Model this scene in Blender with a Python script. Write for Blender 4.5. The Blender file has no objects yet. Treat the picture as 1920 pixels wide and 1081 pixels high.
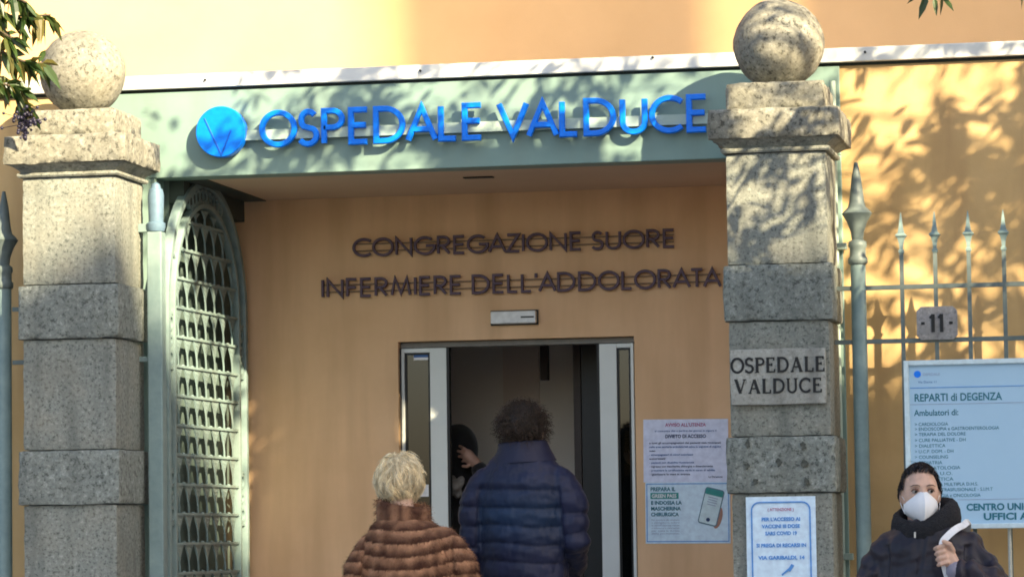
import bpy, bmesh, math, random
import numpy as np
from mathutils import Vector, Matrix, noise as mnoise

random.seed(7)
rng = np.random.default_rng(11)
C = bpy.context.scene.collection
S = bpy.context.scene
PI = math.pi

# ------------------------------------------------------------------ camera
CAM = np.array([3.39853, -15.42665, 1.49599])
YAW, PITCH, ROLL, FPX = math.radians(10.8547), math.radians(4.09235), math.radians(-0.80569), 6560.9
_fw = np.array([-math.sin(YAW) * math.cos(PITCH), math.cos(YAW) * math.cos(PITCH), math.sin(PITCH)])
_r0 = np.array([math.cos(YAW), math.sin(YAW), 0.0])
_u0 = np.cross(_r0, _fw)
_r = math.cos(ROLL) * _r0 + math.sin(ROLL) * _u0
_u = -math.sin(ROLL) * _r0 + math.cos(ROLL) * _u0


def at(px, py, Y):
    """the point of the plane at depth Y that a measurement (px, py) on the survey picture refers to"""
    d = _fw + _r * (px - 960) / FPX - _u * (py - 540.5) / FPX
    t = (Y - CAM[1]) / d[1]
    return Vector(CAM + t * d)


cam_d = bpy.data.cameras.new('camera')
cam = bpy.data.objects.new('camera', cam_d)
C.objects.link(cam)
M = Matrix(((_r[0], _u[0], -_fw[0], CAM[0]), (_r[1], _u[1], -_fw[1], CAM[1]), (_r[2], _u[2], -_fw[2], CAM[2]), (0, 0, 0, 1)))
cam.matrix_world = M
cam_d.sensor_width = 36
cam_d.lens = FPX / 1920 * 36
cam_d.clip_end = 2000
S.camera = cam

# ------------------------------------------------------------------ light
SUN_AZ = math.radians(45)                      # to the right of the facade's normal
SUN_EL = math.atan(0.78 * math.cos(SUN_AZ))
SDIR = Vector((math.cos(SUN_EL) * math.sin(SUN_AZ), -math.cos(SUN_EL) * math.cos(SUN_AZ), math.sin(SUN_EL)))
w = bpy.data.worlds.new('World')
S.world = w
w.use_nodes = True
nt = w.node_tree
bg = nt.nodes['Background']
sky = nt.nodes.new('ShaderNodeTexSky')
sky.sky_type = 'NISHITA'
sky.sun_disc = False
sky.sun_elevation = SUN_EL
sky.sun_rotation = PI - SUN_AZ
sky.air_density = 1.0
sky.dust_density = 2.5
sky.ozone_density = 1.0
nt.links.new(sky.outputs[0], bg.inputs[0])
bg.inputs[1].default_value = 0.088
sl = bpy.data.lights.new('sun', 'SUN')
sl.energy = 4.4
sl.angle = math.radians(0.5)
sl.color = (1.0, 0.83, 0.54)
so = bpy.data.objects.new('sun', sl)
C.objects.link(so)
so.rotation_euler = SDIR.to_track_quat('Z', 'Y').to_euler()
so.location = (8, -8, 12)
S.view_settings.view_transform = 'Standard'
S.view_settings.look = 'None'
S.view_settings.gamma = 1.0
S.view_settings.exposure = 2.08
S.cycles.max_bounces = 10
S.cycles.diffuse_bounces = 6
S.cycles.filter_width = 1.8
S.cycles.transparent_max_bounces = 12
try:
    S.cycles.use_denoising = True
except Exception:
    pass


# ------------------------------------------------------------------ mesh helpers
class MB:
    def __init__(self):
        self.v = []
        self.f = []

    def add(self, vs, fs):
        o = len(self.v)
        self.v.extend([tuple(p) for p in vs])
        self.f.extend([tuple(i + o for i in f) for f in fs])
        return self

    def box(self, x0, x1, y0, y1, z0, z1):
        return self.add([(x0, y0, z0), (x1, y0, z0), (x1, y1, z0), (x0, y1, z0), (x0, y0, z1), (x1, y0, z1), (x1, y1, z1), (x0, y1, z1)],
                        [(3, 2, 1, 0), (4, 5, 6, 7), (0, 1, 5, 4), (1, 2, 6, 5), (2, 3, 7, 6), (3, 0, 4, 7)])

    def tube(self, pts, rads, n=10, squash=None):
        pts = [Vector(p) for p in pts]
        if not hasattr(rads, '__len__'):
            rads = [rads] * len(pts)
        rings = []
        up = Vector((0, 0, 1))
        prev = None
        for i, p in enumerate(pts):
            d = (pts[min(i + 1, len(pts) - 1)] - pts[max(i - 1, 0)]).normalized()
            if prev is None:
                a = d.cross(up if abs(d.z) < 0.9 else Vector((0, 1, 0))).normalized()
            else:
                a = (prev - d * prev.dot(d)).normalized()
            prev = a
            b = d.cross(a)
            rings.append([p + (a * math.cos(2 * PI * k / n) + b * math.sin(2 * PI * k / n) * (squash or 1)) * rads[i] for k in range(n)])
        vs = [q for r_ in rings for q in r_]
        fs = []
        for i in range(len(rings) - 1):
            for k in range(n):
                fs.append((i * n + k, i * n + (k + 1) % n, (i + 1) * n + (k + 1) % n, (i + 1) * n + k))
        fs.append(tuple(reversed(range(n))))
        fs.append(tuple((len(rings) - 1) * n + k for k in range(n)))
        return self.add(vs, fs)

    def capsule(self, pts, rads, n=14):
        """tube with rounded ends"""
        pts = [Vector(p) for p in pts]
        d0 = (pts[0] - pts[1]).normalized()
        d1 = (pts[-1] - pts[-2]).normalized()
        P, R = [], []
        for a in (1.0, 0.8, 0.45):
            P.append(pts[0] + d0 * rads[0] * a)
            R.append(rads[0] * max(math.sqrt(1 - a * a), 0.05))
        P += pts
        R += list(rads)
        for a in (0.45, 0.8, 1.0):
            P.append(pts[-1] + d1 * rads[-1] * a)
            R.append(rads[-1] * max(math.sqrt(1 - a * a), 0.05))
        return self.tube(P, R, n)

    def loft(self, rings, n=24):
        """rings: (cx, cy, z, rx, ry) stacked; closed ends"""
        vs, fs = [], []
        for (cx, cy, z, rx, ry) in rings:
            for k in range(n):
                a = 2 * PI * k / n
                vs.append((cx + rx * math.cos(a), cy + ry * math.sin(a), z))
        m = len(rings)
        for i in range(m - 1):
            for k in range(n):
                fs.append((i * n + k, i * n + (k + 1) % n, (i + 1) * n + (k + 1) % n, (i + 1) * n + k))
        fs.append(tuple(reversed(range(n))))
        fs.append(tuple((m - 1) * n + k for k in range(n)))
        return self.add(vs, fs)

    def lathe(self, prof, c=(0, 0, 0), n=20, sx=1, sy=1, rot=0):
        return self.add([(c[0] + r_ * sx * math.cos(2 * PI * k / n + rot), c[1] + r_ * sy * math.sin(2 * PI * k / n + rot), c[2] + z) for r_, z in prof for k in range(n)],
                        [(i * n + k, i * n + (k + 1) % n, (i + 1) * n + (k + 1) % n, (i + 1) * n + k) for i in range(len(prof) - 1) for k in range(n)]
                        + [tuple(reversed(range(n))), tuple((len(prof) - 1) * n + k for k in range(n))])

    def ball(self, c, r_, n=24, m=14, sq=(1, 1, 1)):
        prof = [(max(math.sin(PI * i / m), 0.004), -math.cos(PI * i / m)) for i in range(m + 1)]
        return self.add([(c[0] + r_ * sq[0] * p * math.cos(2 * PI * k / n), c[1] + r_ * sq[1] * p * math.sin(2 * PI * k / n), c[2] + r_ * sq[2] * z) for p, z in prof for k in range(n)],
                        [(i * n + k, i * n + (k + 1) % n, (i + 1) * n + (k + 1) % n, (i + 1) * n + k) for i in range(m) for k in range(n)]
                        + [tuple(reversed(range(n))), tuple(m * n + k for k in range(n))])

    def prism(self, poly, y0, y1):
        """poly in (x, z), extruded from y0 to y1"""
        n = len(poly)
        return self.add([(x, y0, z) for x, z in poly] + [(x, y1, z) for x, z in poly],
                        [tuple(range(n)), tuple(reversed(range(n, 2 * n)))] + [(i, (i + 1) % n, n + (i + 1) % n, n + i) for i in range(n)])

    def stroke(self, pts, wd, y_face, depth, closed=False, bevel=0.25):
        """flat letter stroke: polyline in (x, z); its front lies at y_face (towards -Y) and it is depth thick"""
        P = [Vector((a, b)) for a, b in pts]
        n = len(P)
        L = []
        for i in range(n):
            if closed:
                d0 = (P[i] - P[i - 1]).normalized()
                d1 = (P[(i + 1) % n] - P[i]).normalized()
            else:
                d0 = (P[i] - P[i - 1]).normalized() if i else (P[1] - P[0]).normalized()
                d1 = (P[i + 1] - P[i]).normalized() if i < n - 1 else d0
            t = (d0 + d1)
            if t.length < 1e-6:
                t = d1
            t.normalize()
            nn = Vector((-t.y, t.x))
            k = 1 / max(0.45, nn.dot(Vector((-d1.y, d1.x))))
            L.append(nn * k)
        prof = [(-0.5, depth), (-0.5, depth * bevel), (-0.5 + bevel * 0.6, 0), (0.5 - bevel * 0.6, 0), (0.5, depth * bevel), (0.5, depth)]
        m = len(prof)
        vs = []
        for i in range(n):
            for a, dy in prof:
                q = P[i] + L[i] * (a * wd)
                vs.append((q.x, y_face + dy, q.y))
        fs = []
        for i in range(n if closed else n - 1):
            j = (i + 1) % n
            for k in range(m):
                fs.append((i * m + k, j * m + k, j * m + (k + 1) % m, i * m + (k + 1) % m))
        if not closed:
            fs.append(tuple(range(m)))
            fs.append(tuple(reversed(range((n - 1) * m, n * m))))
        return self.add(vs, fs)

    def build(self, name, mat, parent=None, smooth=None, bevel=0, colors=None, recalc=True):
        me = bpy.data.meshes.new(name)
        me.from_pydata(self.v, [], self.f)
        if recalc:
            bm = bmesh.new()
            bm.from_mesh(me)
            bmesh.ops.recalc_face_normals(bm, faces=bm.faces)
            bm.to_mesh(me)
            bm.free()
        return link(name, me, mat, parent, smooth, bevel, colors)


def link(name, me, mat, parent=None, smooth=None, bevel=0, colors=None):
    if mat is not None:
        me.materials.clear()
        me.materials.append(mat)
    if smooth is not None:
        me.polygons.foreach_set('use_smooth', [True] * len(me.polygons))
        if smooth < 180:
            me.set_sharp_from_angle(angle=math.radians(smooth))
    if colors is not None:
        ca = me.color_attributes.new('Col', 'FLOAT_COLOR', 'POINT')
        ca.data.foreach_set('color', np.asarray(colors, dtype=np.float32).ravel())
    o = bpy.data.objects.new(name, me)
    C.objects.link(o)
    if parent:
        o.parent = parent
    if bevel:
        b = o.modifiers.new('bevel', 'BEVEL')
        b.width = bevel
        b.segments = 2
        b.limit_method = 'ANGLE'
    return o


def thing(name, label, cat, loc=(0, 0, 0), rz=0, group=None):
    o = bpy.data.objects.new(name, None)
    C.objects.link(o)
    o.location = loc
    o.rotation_euler = (0, 0, rz)
    o.empty_display_size = 0.1
    tag(o, label, cat, group)
    return o


def tag(o, label, cat, group=None):
    o['label'] = label
    o['category'] = cat
    if group:
        o['group'] = group
    return o


def struct(o):
    o['kind'] = 'structure'
    return o


def copy_tree(o, parent=None):
    c = o.copy()
    C.objects.link(c)
    if parent:
        c.parent = parent
    for ch in list(o.children):
        copy_tree(ch, c)
    return c


def fuse(mb, voxel=0.008, smooth=6):
    """one continuous skin out of overlapping closed shapes"""
    me = bpy.data.meshes.new('tmp')
    me.from_pydata(mb.v, [], mb.f)
    bm = bmesh.new()
    bm.from_mesh(me)
    bmesh.ops.recalc_face_normals(bm, faces=bm.faces)
    bm.to_mesh(me)
    bm.free()
    o = bpy.data.objects.new('tmp', me)
    C.objects.link(o)
    r_ = o.modifiers.new('r', 'REMESH')
    r_.mode = 'VOXEL'
    r_.voxel_size = voxel
    if smooth:
        s = o.modifiers.new('s', 'SMOOTH')
        s.iterations = smooth
        s.factor = 0.5
    dg = bpy.context.evaluated_depsgraph_get()
    out = bpy.data.meshes.new_from_object(o.evaluated_get(dg))
    bpy.data.objects.remove(o)
    return out


def coords(me):
    n = len(me.vertices)
    a = np.empty(n * 3)
    me.vertices.foreach_get('co', a)
    b = np.empty(n * 3)
    me.vertices.foreach_get('normal', b)
    return a.reshape(-1, 3), b.reshape(-1, 3)


def set_coords(me, a):
    me.vertices.foreach_set('co', a.ravel())
    me.update()


def nz(p, sc, seed=0.0):
    return np.array([mnoise.noise(Vector((q[0] * sc + seed, q[1] * sc + seed * 0.7, q[2] * sc))) for q in p])


# ------------------------------------------------------------------ materials
def node_mat(name):
    m = bpy.data.materials.new(name)
    m.use_nodes = True
    t = m.node_tree
    return m, t, t.nodes['Principled BSDF']


def nnew(t, kind, **kw):
    n = t.nodes.new(kind)
    for k, v in kw.items():
        if k in n.inputs:
            n.inputs[k].default_value = v
        else:
            setattr(n, k, v)
    return n


def ramp(t, src, stops):
    r_ = t.nodes.new('ShaderNodeValToRGB')
    e = r_.color_ramp.elements
    while len(e) > 1:
        e.remove(e[0])
    e[0].position = stops[0][0]
    e[0].color = (*stops[0][1], 1)
    for p, c in stops[1:]:
        x = e.new(p)
        x.color = (*c, 1)
    t.links.new(src, r_.inputs[0])
    return r_


def mix(t, fac, a, b, mode='MIX'):
    m = t.nodes.new('ShaderNodeMix')
    m.data_type = 'RGBA'
    m.blend_type = mode
    for sock, val in ((m.inputs[0], fac), (m.inputs[6], a), (m.inputs[7], b)):
        if isinstance(val, (int, float)):
            sock.default_value = val
        elif isinstance(val, tuple):
            sock.default_value = (*val, 1)
        else:
            t.links.new(val, sock)
    return m.outputs[2]


def bump(t, p, h, strength, dist):
    b = nnew(t, 'ShaderNodeBump', Strength=strength, Distance=dist)
    t.links.new(h, b.inputs['Height'])
    t.links.new(b.outputs[0], p.inputs['Normal'])


def mottled(name, c1, c2, scale=6, rough=0.7, metallic=0, b_scale=90, b_str=0.2, b_dist=0.004, detail=5, spec=0.4, stain=None):
    m, t, p = node_mat(name)
    tc = nnew(t, 'ShaderNodeTexCoord')
    n1 = nnew(t, 'ShaderNodeTexNoise', Scale=scale, Detail=detail, Roughness=0.6)
    t.links.new(tc.outputs['Object'], n1.inputs['Vector'])
    col = ramp(t, n1.outputs[0], [(0.3, c1), (0.7, c2)]).outputs[0]
    if stain:
        mp = nnew(t, 'ShaderNodeMapping')
        mp.inputs['Scale'].default_value = (3.0, 3.0, 0.35)
        t.links.new(tc.outputs['Object'], mp.inputs[0])
        n3 = nnew(t, 'ShaderNodeTexNoise', Scale=2.0, Detail=6)
        t.links.new(mp.outputs[0], n3.inputs['Vector'])
        f = ramp(t, n3.outputs[0], [(0.46, (0, 0, 0)), (0.72, (0.75, 0.75, 0.75))]).outputs[0]
        col = mix(t, f, col, stain)
    t.links.new(col, p.inputs['Base Color'])
    p.inputs['Roughness'].default_value = rough
    p.inputs['Metallic'].default_value = metallic
    p.inputs['Specular IOR Level'].default_value = spec
    if b_str:
        n2 = nnew(t, 'ShaderNodeTexNoise', Scale=b_scale, Detail=4)
        t.links.new(tc.outputs['Object'], n2.inputs['Vector'])
        bump(t, p, n2.outputs[0], b_str, b_dist)
    return m


def granite(name, dark, mid, light, scale=75, rough=0.85, b_str=0.5, warm=(0.25, 0.235, 0.165), lichen=0.35):
    m, t, p = node_mat(name)
    tc = nnew(t, 'ShaderNodeTexCoord')
    n1 = nnew(t, 'ShaderNodeTexNoise', Scale=scale, Detail=3, Roughness=0.75)
    t.links.new(tc.outputs['Object'], n1.inputs['Vector'])
    c = ramp(t, n1.outputs[0], [(0.36, dark), (0.47, mid), (0.56, mid), (0.66, light)]).outputs[0]
    n2 = nnew(t, 'ShaderNodeTexNoise', Scale=5, Detail=6, Roughness=0.65)
    t.links.new(tc.outputs['Object'], n2.inputs['Vector'])
    f2 = ramp(t, n2.outputs[0], [(0.42, (0, 0, 0)), (0.72, (lichen,) * 3)]).outputs[0]
    c = mix(t, f2, c, warm)
    n3 = nnew(t, 'ShaderNodeTexNoise', Scale=2.2, Detail=8, Roughness=0.7)
    t.links.new(tc.outputs['Object'], n3.inputs['Vector'])
    f3 = ramp(t, n3.outputs[0], [(0.5, (0, 0, 0)), (0.68, (0.5,) * 3)]).outputs[0]
    c = mix(t, f3, c, tuple(x * 0.55 for x in mid))
    mp = nnew(t, 'ShaderNodeMapping')
    mp.inputs['Scale'].default_value = (9.0, 9.0, 0.9)
    t.links.new(tc.outputs['Object'], mp.inputs[0])
    n5 = nnew(t, 'ShaderNodeTexNoise', Scale=1.0, Detail=5)
    t.links.new(mp.outputs[0], n5.inputs['Vector'])
    f5 = ramp(t, n5.outputs[0], [(0.52, (0, 0, 0)), (0.70, (0.55,) * 3)]).outputs[0]
    c = mix(t, f5, c, tuple(x * 0.42 for x in mid))
    t.links.new(c, p.inputs['Base Color'])
    p.inputs['Roughness'].default_value = rough
    n4 = nnew(t, 'ShaderNodeTexNoise', Scale=scale * 0.8, Detail=5)
    t.links.new(tc.outputs['Object'], n4.inputs['Vector'])
    bump(t, p, n4.outputs[0], b_str, 0.006)
    return m


def flat(name, c, rough=0.6, metallic=0, spec=0.4, sheen=0, sss=0, coat=0):
    m, t, p = node_mat(name)
    tc = nnew(t, 'ShaderNodeTexCoord')
    n1 = nnew(t, 'ShaderNodeTexNoise', Scale=35, Detail=3)
    t.links.new(tc.outputs['Object'], n1.inputs['Vector'])
    col = ramp(t, n1.outputs[0], [(0.3, tuple(x * 0.88 for x in c)), (0.7, tuple(min(1, x * 1.08) for x in c))]).outputs[0]
    t.links.new(col, p.inputs['Base Color'])
    p.inputs['Roughness'].default_value = rough
    p.inputs['Metallic'].default_value = metallic
    p.inputs['Specular IOR Level'].default_value = spec
    p.inputs['Sheen Weight'].default_value = sheen
    if sss:
        p.inputs['Subsurface Weight'].default_value = sss
        p.inputs['Subsurface Radius'].default_value = (0.02, 0.008, 0.004)
    p.inputs['Coat Weight'].default_value = coat
    return m


def col_attr(name, rough=0.7, sheen=0.0, spec=0.3, aniso=None, b_scale=0, b_str=0.3):
    m, t, p = node_mat(name)
    a = nnew(t, 'ShaderNodeVertexColor')
    a.layer_name = 'Col'
    t.links.new(a.outputs[0], p.inputs['Base Color'])
    p.inputs['Roughness'].default_value = rough
    p.inputs['Sheen Weight'].default_value = sheen
    p.inputs['Specular IOR Level'].default_value = spec
    if b_scale:
        tc = nnew(t, 'ShaderNodeTexCoord')
        n2 = nnew(t, 'ShaderNodeTexNoise', Scale=b_scale, Detail=4)
        t.links.new(tc.outputs['Object'], n2.inputs['Vector'])
        bump(t, p, n2.outputs[0], b_str, 0.004)
    return m


def leaf_mat(name, c1, c2, c3):
    m, t, p = node_mat(name)
    g = nnew(t, 'ShaderNodeNewGeometry')
    col = ramp(t, g.outputs['Random Per Island'], [(0.0, c1), (0.6, c2), (1.0, c3)]).outputs[0]
    t.links.new(col, p.inputs['Base Color'])
    p.inputs['Roughness'].default_value = 0.38
    tr = nnew(t, 'ShaderNodeBsdfTranslucent')
    t.links.new(mix(t, 1.0, col, (1.0, 1.0, 0.55), 'MULTIPLY'), tr.inputs[0])
    ms = nnew(t, 'ShaderNodeMixShader')
    ms.inputs[0].default_value = 0.3
    t.links.new(p.outputs[0], ms.inputs[1])
    t.links.new(tr.outputs[0], ms.inputs[2])
    t.links.new(ms.outputs[0], t.nodes['Material Output'].inputs[0])
    return m


def glass_mat(name):
    m, t, p = node_mat(name)
    tr = nnew(t, 'ShaderNodeBsdfTransparent')
    tr.inputs[0].default_value = (0.22, 0.24, 0.23, 1)
    gl = nnew(t, 'ShaderNodeBsdfGlossy')
    gl.inputs['Roughness'].default_value = 0.02
    fr = nnew(t, 'ShaderNodeFresnel')
    fr.inputs[0].default_value = 1.7
    ms = nnew(t, 'ShaderNodeMixShader')
    t.links.new(fr.outputs[0], ms.inputs[0])
    t.links.new(tr.outputs[0], ms.inputs[1])
    t.links.new(gl.outputs[0], ms.inputs[2])
    t.links.new(ms.outputs[0], t.nodes['Material Output'].inputs[0])
    return m


ORANGE = mottled('orange_plaster', (0.53, 0.355, 0.16), (0.63, 0.435, 0.215), scale=3, rough=0.9, b_scale=160, b_str=0.25, b_dist=0.003, spec=0.2, stain=(0.42, 0.27, 0.13))  # outer walls: darker than the porch, their weaker fill light is in the colour
ORANGE_IN = mottled('porch_plaster', (0.74, 0.475, 0.27), (0.83, 0.55, 0.33), scale=2.5, rough=0.9, b_scale=160, b_str=0.2, b_dist=0.003, spec=0.2, stain=(0.62, 0.39, 0.22))  # lighter than the outer walls: the porch's stronger fill light is put into the colour
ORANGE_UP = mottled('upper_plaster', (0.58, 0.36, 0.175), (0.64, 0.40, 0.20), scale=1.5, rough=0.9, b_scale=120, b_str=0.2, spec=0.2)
SOFFIT = mottled('soffit_plaster', (0.60, 0.42, 0.29), (0.65, 0.46, 0.32), scale=2, rough=0.9, b_scale=160, b_str=0.15, spec=0.2)
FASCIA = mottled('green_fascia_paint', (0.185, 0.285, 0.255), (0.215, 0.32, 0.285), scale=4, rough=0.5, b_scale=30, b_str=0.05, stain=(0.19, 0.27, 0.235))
FLASH = mottled('flashing_metal', (0.62, 0.63, 0.60), (0.72, 0.73, 0.70), scale=5, rough=0.42, b_scale=12, b_str=0.06, metallic=0.1)
GAP = flat('dark_gap', (0.02, 0.03, 0.025), 0.8)
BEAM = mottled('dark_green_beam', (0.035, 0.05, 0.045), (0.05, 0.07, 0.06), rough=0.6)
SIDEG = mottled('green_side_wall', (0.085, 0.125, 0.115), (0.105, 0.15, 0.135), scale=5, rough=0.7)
IRON = mottled('green_iron_paint', (0.17, 0.25, 0.25), (0.24, 0.33, 0.32), scale=14, rough=0.45, b_scale=60, b_str=0.15, stain=(0.13, 0.15, 0.13))
IRON_DK = mottled('grey_green_iron', (0.10, 0.13, 0.125), (0.15, 0.185, 0.175), scale=14, rough=0.5, b_scale=60, b_str=0.2)
G_BLOCK = granite('granite_block', (0.06, 0.068, 0.06), (0.215, 0.235, 0.21), (0.36, 0.38, 0.345), scale=55, b_str=0.7, lichen=0.2)
G_SHAFT = granite('granite_shaft', (0.07, 0.08, 0.07), (0.225, 0.24, 0.21), (0.35, 0.36, 0.32), scale=58, b_str=0.45, warm=(0.34, 0.30, 0.22))
G_CAP = granite('granite_cap', (0.045, 0.045, 0.037), (0.21, 0.207, 0.172), (0.34, 0.333, 0.285), scale=42, b_str=0.8, warm=(0.30, 0.275, 0.195))
G_BALL = granite('granite_ball', (0.05, 0.05, 0.042), (0.20, 0.198, 0.168), (0.31, 0.305, 0.265), scale=46, b_str=0.7, warm=(0.34, 0.30, 0.20))
G_PLATE = granite('granite_plate', (0.24, 0.24, 0.21), (0.36, 0.36, 0.32), (0.46, 0.46, 0.42), scale=70, b_str=0.3, lichen=0.15)
BLUE = flat('blue_letter_acrylic', (0.0, 0.20, 0.92), 0.35, spec=0.25)
BLUE_DK = flat('dark_blue_line', (0.0, 0.09, 0.55), 0.4)
PLUM = flat('plum_letter_paint', (0.115, 0.078, 0.115), 0.6)
RAIL = mottled('letter_rail', (0.33, 0.43, 0.37), (0.37, 0.47, 0.41), rough=0.45)
RAILB = flat('thin_rail_brown', (0.18, 0.11, 0.06), 0.5)
RAILT = flat('thin_rail_tan', (0.50, 0.30, 0.15), 0.6)
ALU = mottled('white_aluminium', (0.66, 0.70, 0.68), (0.74, 0.78, 0.76), scale=3, rough=0.35, b_str=0)
DARK = flat('dark_gasket', (0.012, 0.013, 0.013), 0.5)
GLASS = glass_mat('door_glass')
INNER = mottled('vestibule_wall', (0.76, 0.72, 0.67), (0.80, 0.77, 0.72), scale=2, rough=0.9, b_str=0.05)
INNER_R = mottled('vestibule_reddish', (0.68, 0.60, 0.54), (0.72, 0.64, 0.58), scale=2, rough=0.9, b_str=0.05)
BROWN = flat('dark_brown_post', (0.03, 0.016, 0.012), 0.5)
TERR = mottled('stone_floor', (0.38, 0.355, 0.32), (0.46, 0.43, 0.39), scale=5, rough=0.6)
ASPH = mottled('asphalt', (0.045, 0.045, 0.045), (0.06, 0.06, 0.058), scale=20, rough=0.9, b_scale=200, b_str=0.5)
PAVE = mottled('paving', (0.36, 0.35, 0.33), (0.44, 0.43, 0.41), scale=8, rough=0.85)
PAPER = flat('white_paper', (0.78, 0.78, 0.80), 0.55)
PAPER_B = flat('bluish_paper', (0.66, 0.82, 0.96), 0.5)
PAPER_L = flat('lilac_paper', (0.72, 0.76, 0.95), 0.5)
INK = flat('ink_blue', (0.04, 0.13, 0.36), 0.6)
INK_T = flat('ink_teal', (0.02, 0.16, 0.22), 0.6)
INK_N = flat('ink_navy', (0.025, 0.05, 0.14), 0.6)
INK_G = flat('ink_grey', (0.30, 0.36, 0.50), 0.6)
INK_R = flat('ink_red', (0.42, 0.10, 0.22), 0.6)
INK_L = flat('ink_light_blue', (0.10, 0.30, 0.68), 0.6)
BLACK = flat('engraving_black', (0.012, 0.013, 0.013), 0.6)
TEAL = flat('teal_print', (0.03, 0.27, 0.25), 0.5)
BOARD = mottled('board_face', (0.36, 0.56, 0.73), (0.39, 0.59, 0.76), scale=2, rough=0.35, b_str=0)
BFRAME = flat('board_frame', (0.55, 0.68, 0.74), 0.35, metallic=0.2)
SENS = flat('sensor_white', (0.78, 0.80, 0.80), 0.35)
BARK = mottled('bark', (0.06, 0.045, 0.03), (0.13, 0.10, 0.07), scale=12, rough=0.95, b_scale=40, b_str=0.8, b_dist=0.02)
LEAF = leaf_mat('privet_leaf', (0.020, 0.045, 0.012), (0.045, 0.085, 0.020), (0.13, 0.11, 0.03))
BERRY = flat('dark_berry', (0.02, 0.018, 0.04), 0.35)
HOUSE = mottled('grey_render', (0.54, 0.50, 0.44), (0.60, 0.56, 0.50), scale=0.5, rough=0.9, b_str=0.05)  # pale, so that the unseen houses bounce more light into the porch
ROOF = mottled('roof_tiles', (0.20, 0.10, 0.07), (0.28, 0.14, 0.09), scale=2, rough=0.9)

# ------------------------------------------------------------------ ground
ZP, ZF = 0.18, 0.30
struct(MB().add([(-300, -300, 0), (300, -300, 0), (300, 300, 0), (-300, 300, 0)], [(0, 1, 2, 3)]).build('ground', ASPH))
mbp = MB()
mbp.box(-40, 40, -4.2, 0.64, 0.0, ZP)
struct(mbp.build('pavement', PAVE, bevel=0.01))
mbk = MB()
mbk.box(-40, 40, -4.36, -4.202, 0.0, ZP + 0.004)
struct(mbk.build('kerb', TERR, bevel=0.02))
# ramp slab through the gateway up to the door sill
mbr = MB()
mbr.add([(-1.40, -0.75, ZP + 0.004), (1.40, -0.75, ZP + 0.004), (1.40, -0.25, ZF), (-1.40, -0.25, ZF), (1.40, 1.99, ZF), (-1.40, 1.99, ZF)], [(0, 1, 2, 3), (3, 2, 4, 5)])
struct(mbr.build('path', TERR))

# ------------------------------------------------------------------ porch building
YF, YB = 0.65, 1.90
ZS, ZT = 3.243, 3.655          # soffit, top of the green fascia
ZR = 3.735                     # top of the flashing
porch = thing('porch_building', 'low orange plaster entrance porch with pale green fascia and recessed automatic glass door', 'building', (0, YF, 0))


def P(mb, name, mat, parent=porch, **k):
    """build in world coordinates, then hang under a thing that stands at its own base"""
    o = mb.build(name, mat, parent, **k)
    base = Vector((0, 0, 0))
    q = parent
    while q is not None:
        base += q.location
        q = q.parent
    o.data.transform(Matrix.Translation(-base))
    return o


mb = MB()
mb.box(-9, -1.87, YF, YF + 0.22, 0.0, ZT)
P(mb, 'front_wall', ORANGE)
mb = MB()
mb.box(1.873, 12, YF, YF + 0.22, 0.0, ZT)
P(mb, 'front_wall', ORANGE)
# portal: fascia with two jambs
mb = MB()
mb.box(-1.87, 1.873, YF - 0.012, YF + 0.14, ZS, ZT)
fas = P(mb, 'fascia', FASCIA, bevel=0.004)
for x0, x1 in ((-1.87, -1.415), (1.42, 1.873)):
    mb = MB()
    mb.box(x0, x1, YF - 0.010, YF + 0.138, 0.0, ZS - 0.001)
    P(mb, 'jamb', FASCIA, bevel=0.004)
mb = MB()
mb.box(-9, 12, YF - 0.035, YF + 0.02, ZT + 0.014, ZR)
fl = P(mb, 'roof_edge', FLASH, bevel=0.004)
mb = MB()
mb.box(-9, 12, YF - 0.006, YF + 0.10, ZT, ZT + 0.014)
P(mb, 'shadow_gap', GAP)
for px, py in ((385, 150), (788, 133), (1224, 108), (1622, 98)):
    q = at(px, py, YF - 0.037)
    mb = MB()
    mb.lathe([(0.006, 0.0), (0.006, 0.008)], (0, 0, 0), 10)
    o = mb.build('screw', DARK, fl)
    o.rotation_euler = (PI / 2, 0, 0)
    o.location = (q.x, q.y - YF, q.z)
mb = MB()
mb.box(-9, 12, YF + 0.10, 5.0, ZT + 0.001, ZR - 0.03)
P(mb, 'roof', FLASH)
mb = MB()
mb.box(-1.20, 1.50, YF + 0.141, YB, ZS + 0.002, ZS + 0.06)
P(mb, 'soffit', SOFFIT)
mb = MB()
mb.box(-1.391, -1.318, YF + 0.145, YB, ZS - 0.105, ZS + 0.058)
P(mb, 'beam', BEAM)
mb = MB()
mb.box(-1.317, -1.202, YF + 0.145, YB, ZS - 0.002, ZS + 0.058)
P(mb, 'soffit_shade_strip', BEAM)  # dark strip level with the soffit, standing in for the shadow beside the beam
q0, q1 = at(870, 342, 1.1), at(925, 342, 1.1)
mb = MB()
mb.box(q0.x, q1.x, 1.075, 1.125, ZS - 0.004, ZS + 0.001)
P(mb, 'soffit_slot', DARK)
# side walls of the recess
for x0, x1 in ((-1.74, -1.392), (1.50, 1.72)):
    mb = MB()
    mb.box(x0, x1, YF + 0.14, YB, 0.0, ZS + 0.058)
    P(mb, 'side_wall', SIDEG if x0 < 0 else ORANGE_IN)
# back wall with the doorway
DX0, DX1, DZ = at(746, 640, YB).x, at(1189, 640, YB).x, 2.503
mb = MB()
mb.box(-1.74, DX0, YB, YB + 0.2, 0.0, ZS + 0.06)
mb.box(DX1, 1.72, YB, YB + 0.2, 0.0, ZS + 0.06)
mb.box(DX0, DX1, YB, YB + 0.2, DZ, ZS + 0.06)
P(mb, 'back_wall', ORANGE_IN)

# sliding doors set 6 cm into the wall
YD = YB + 0.06


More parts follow.
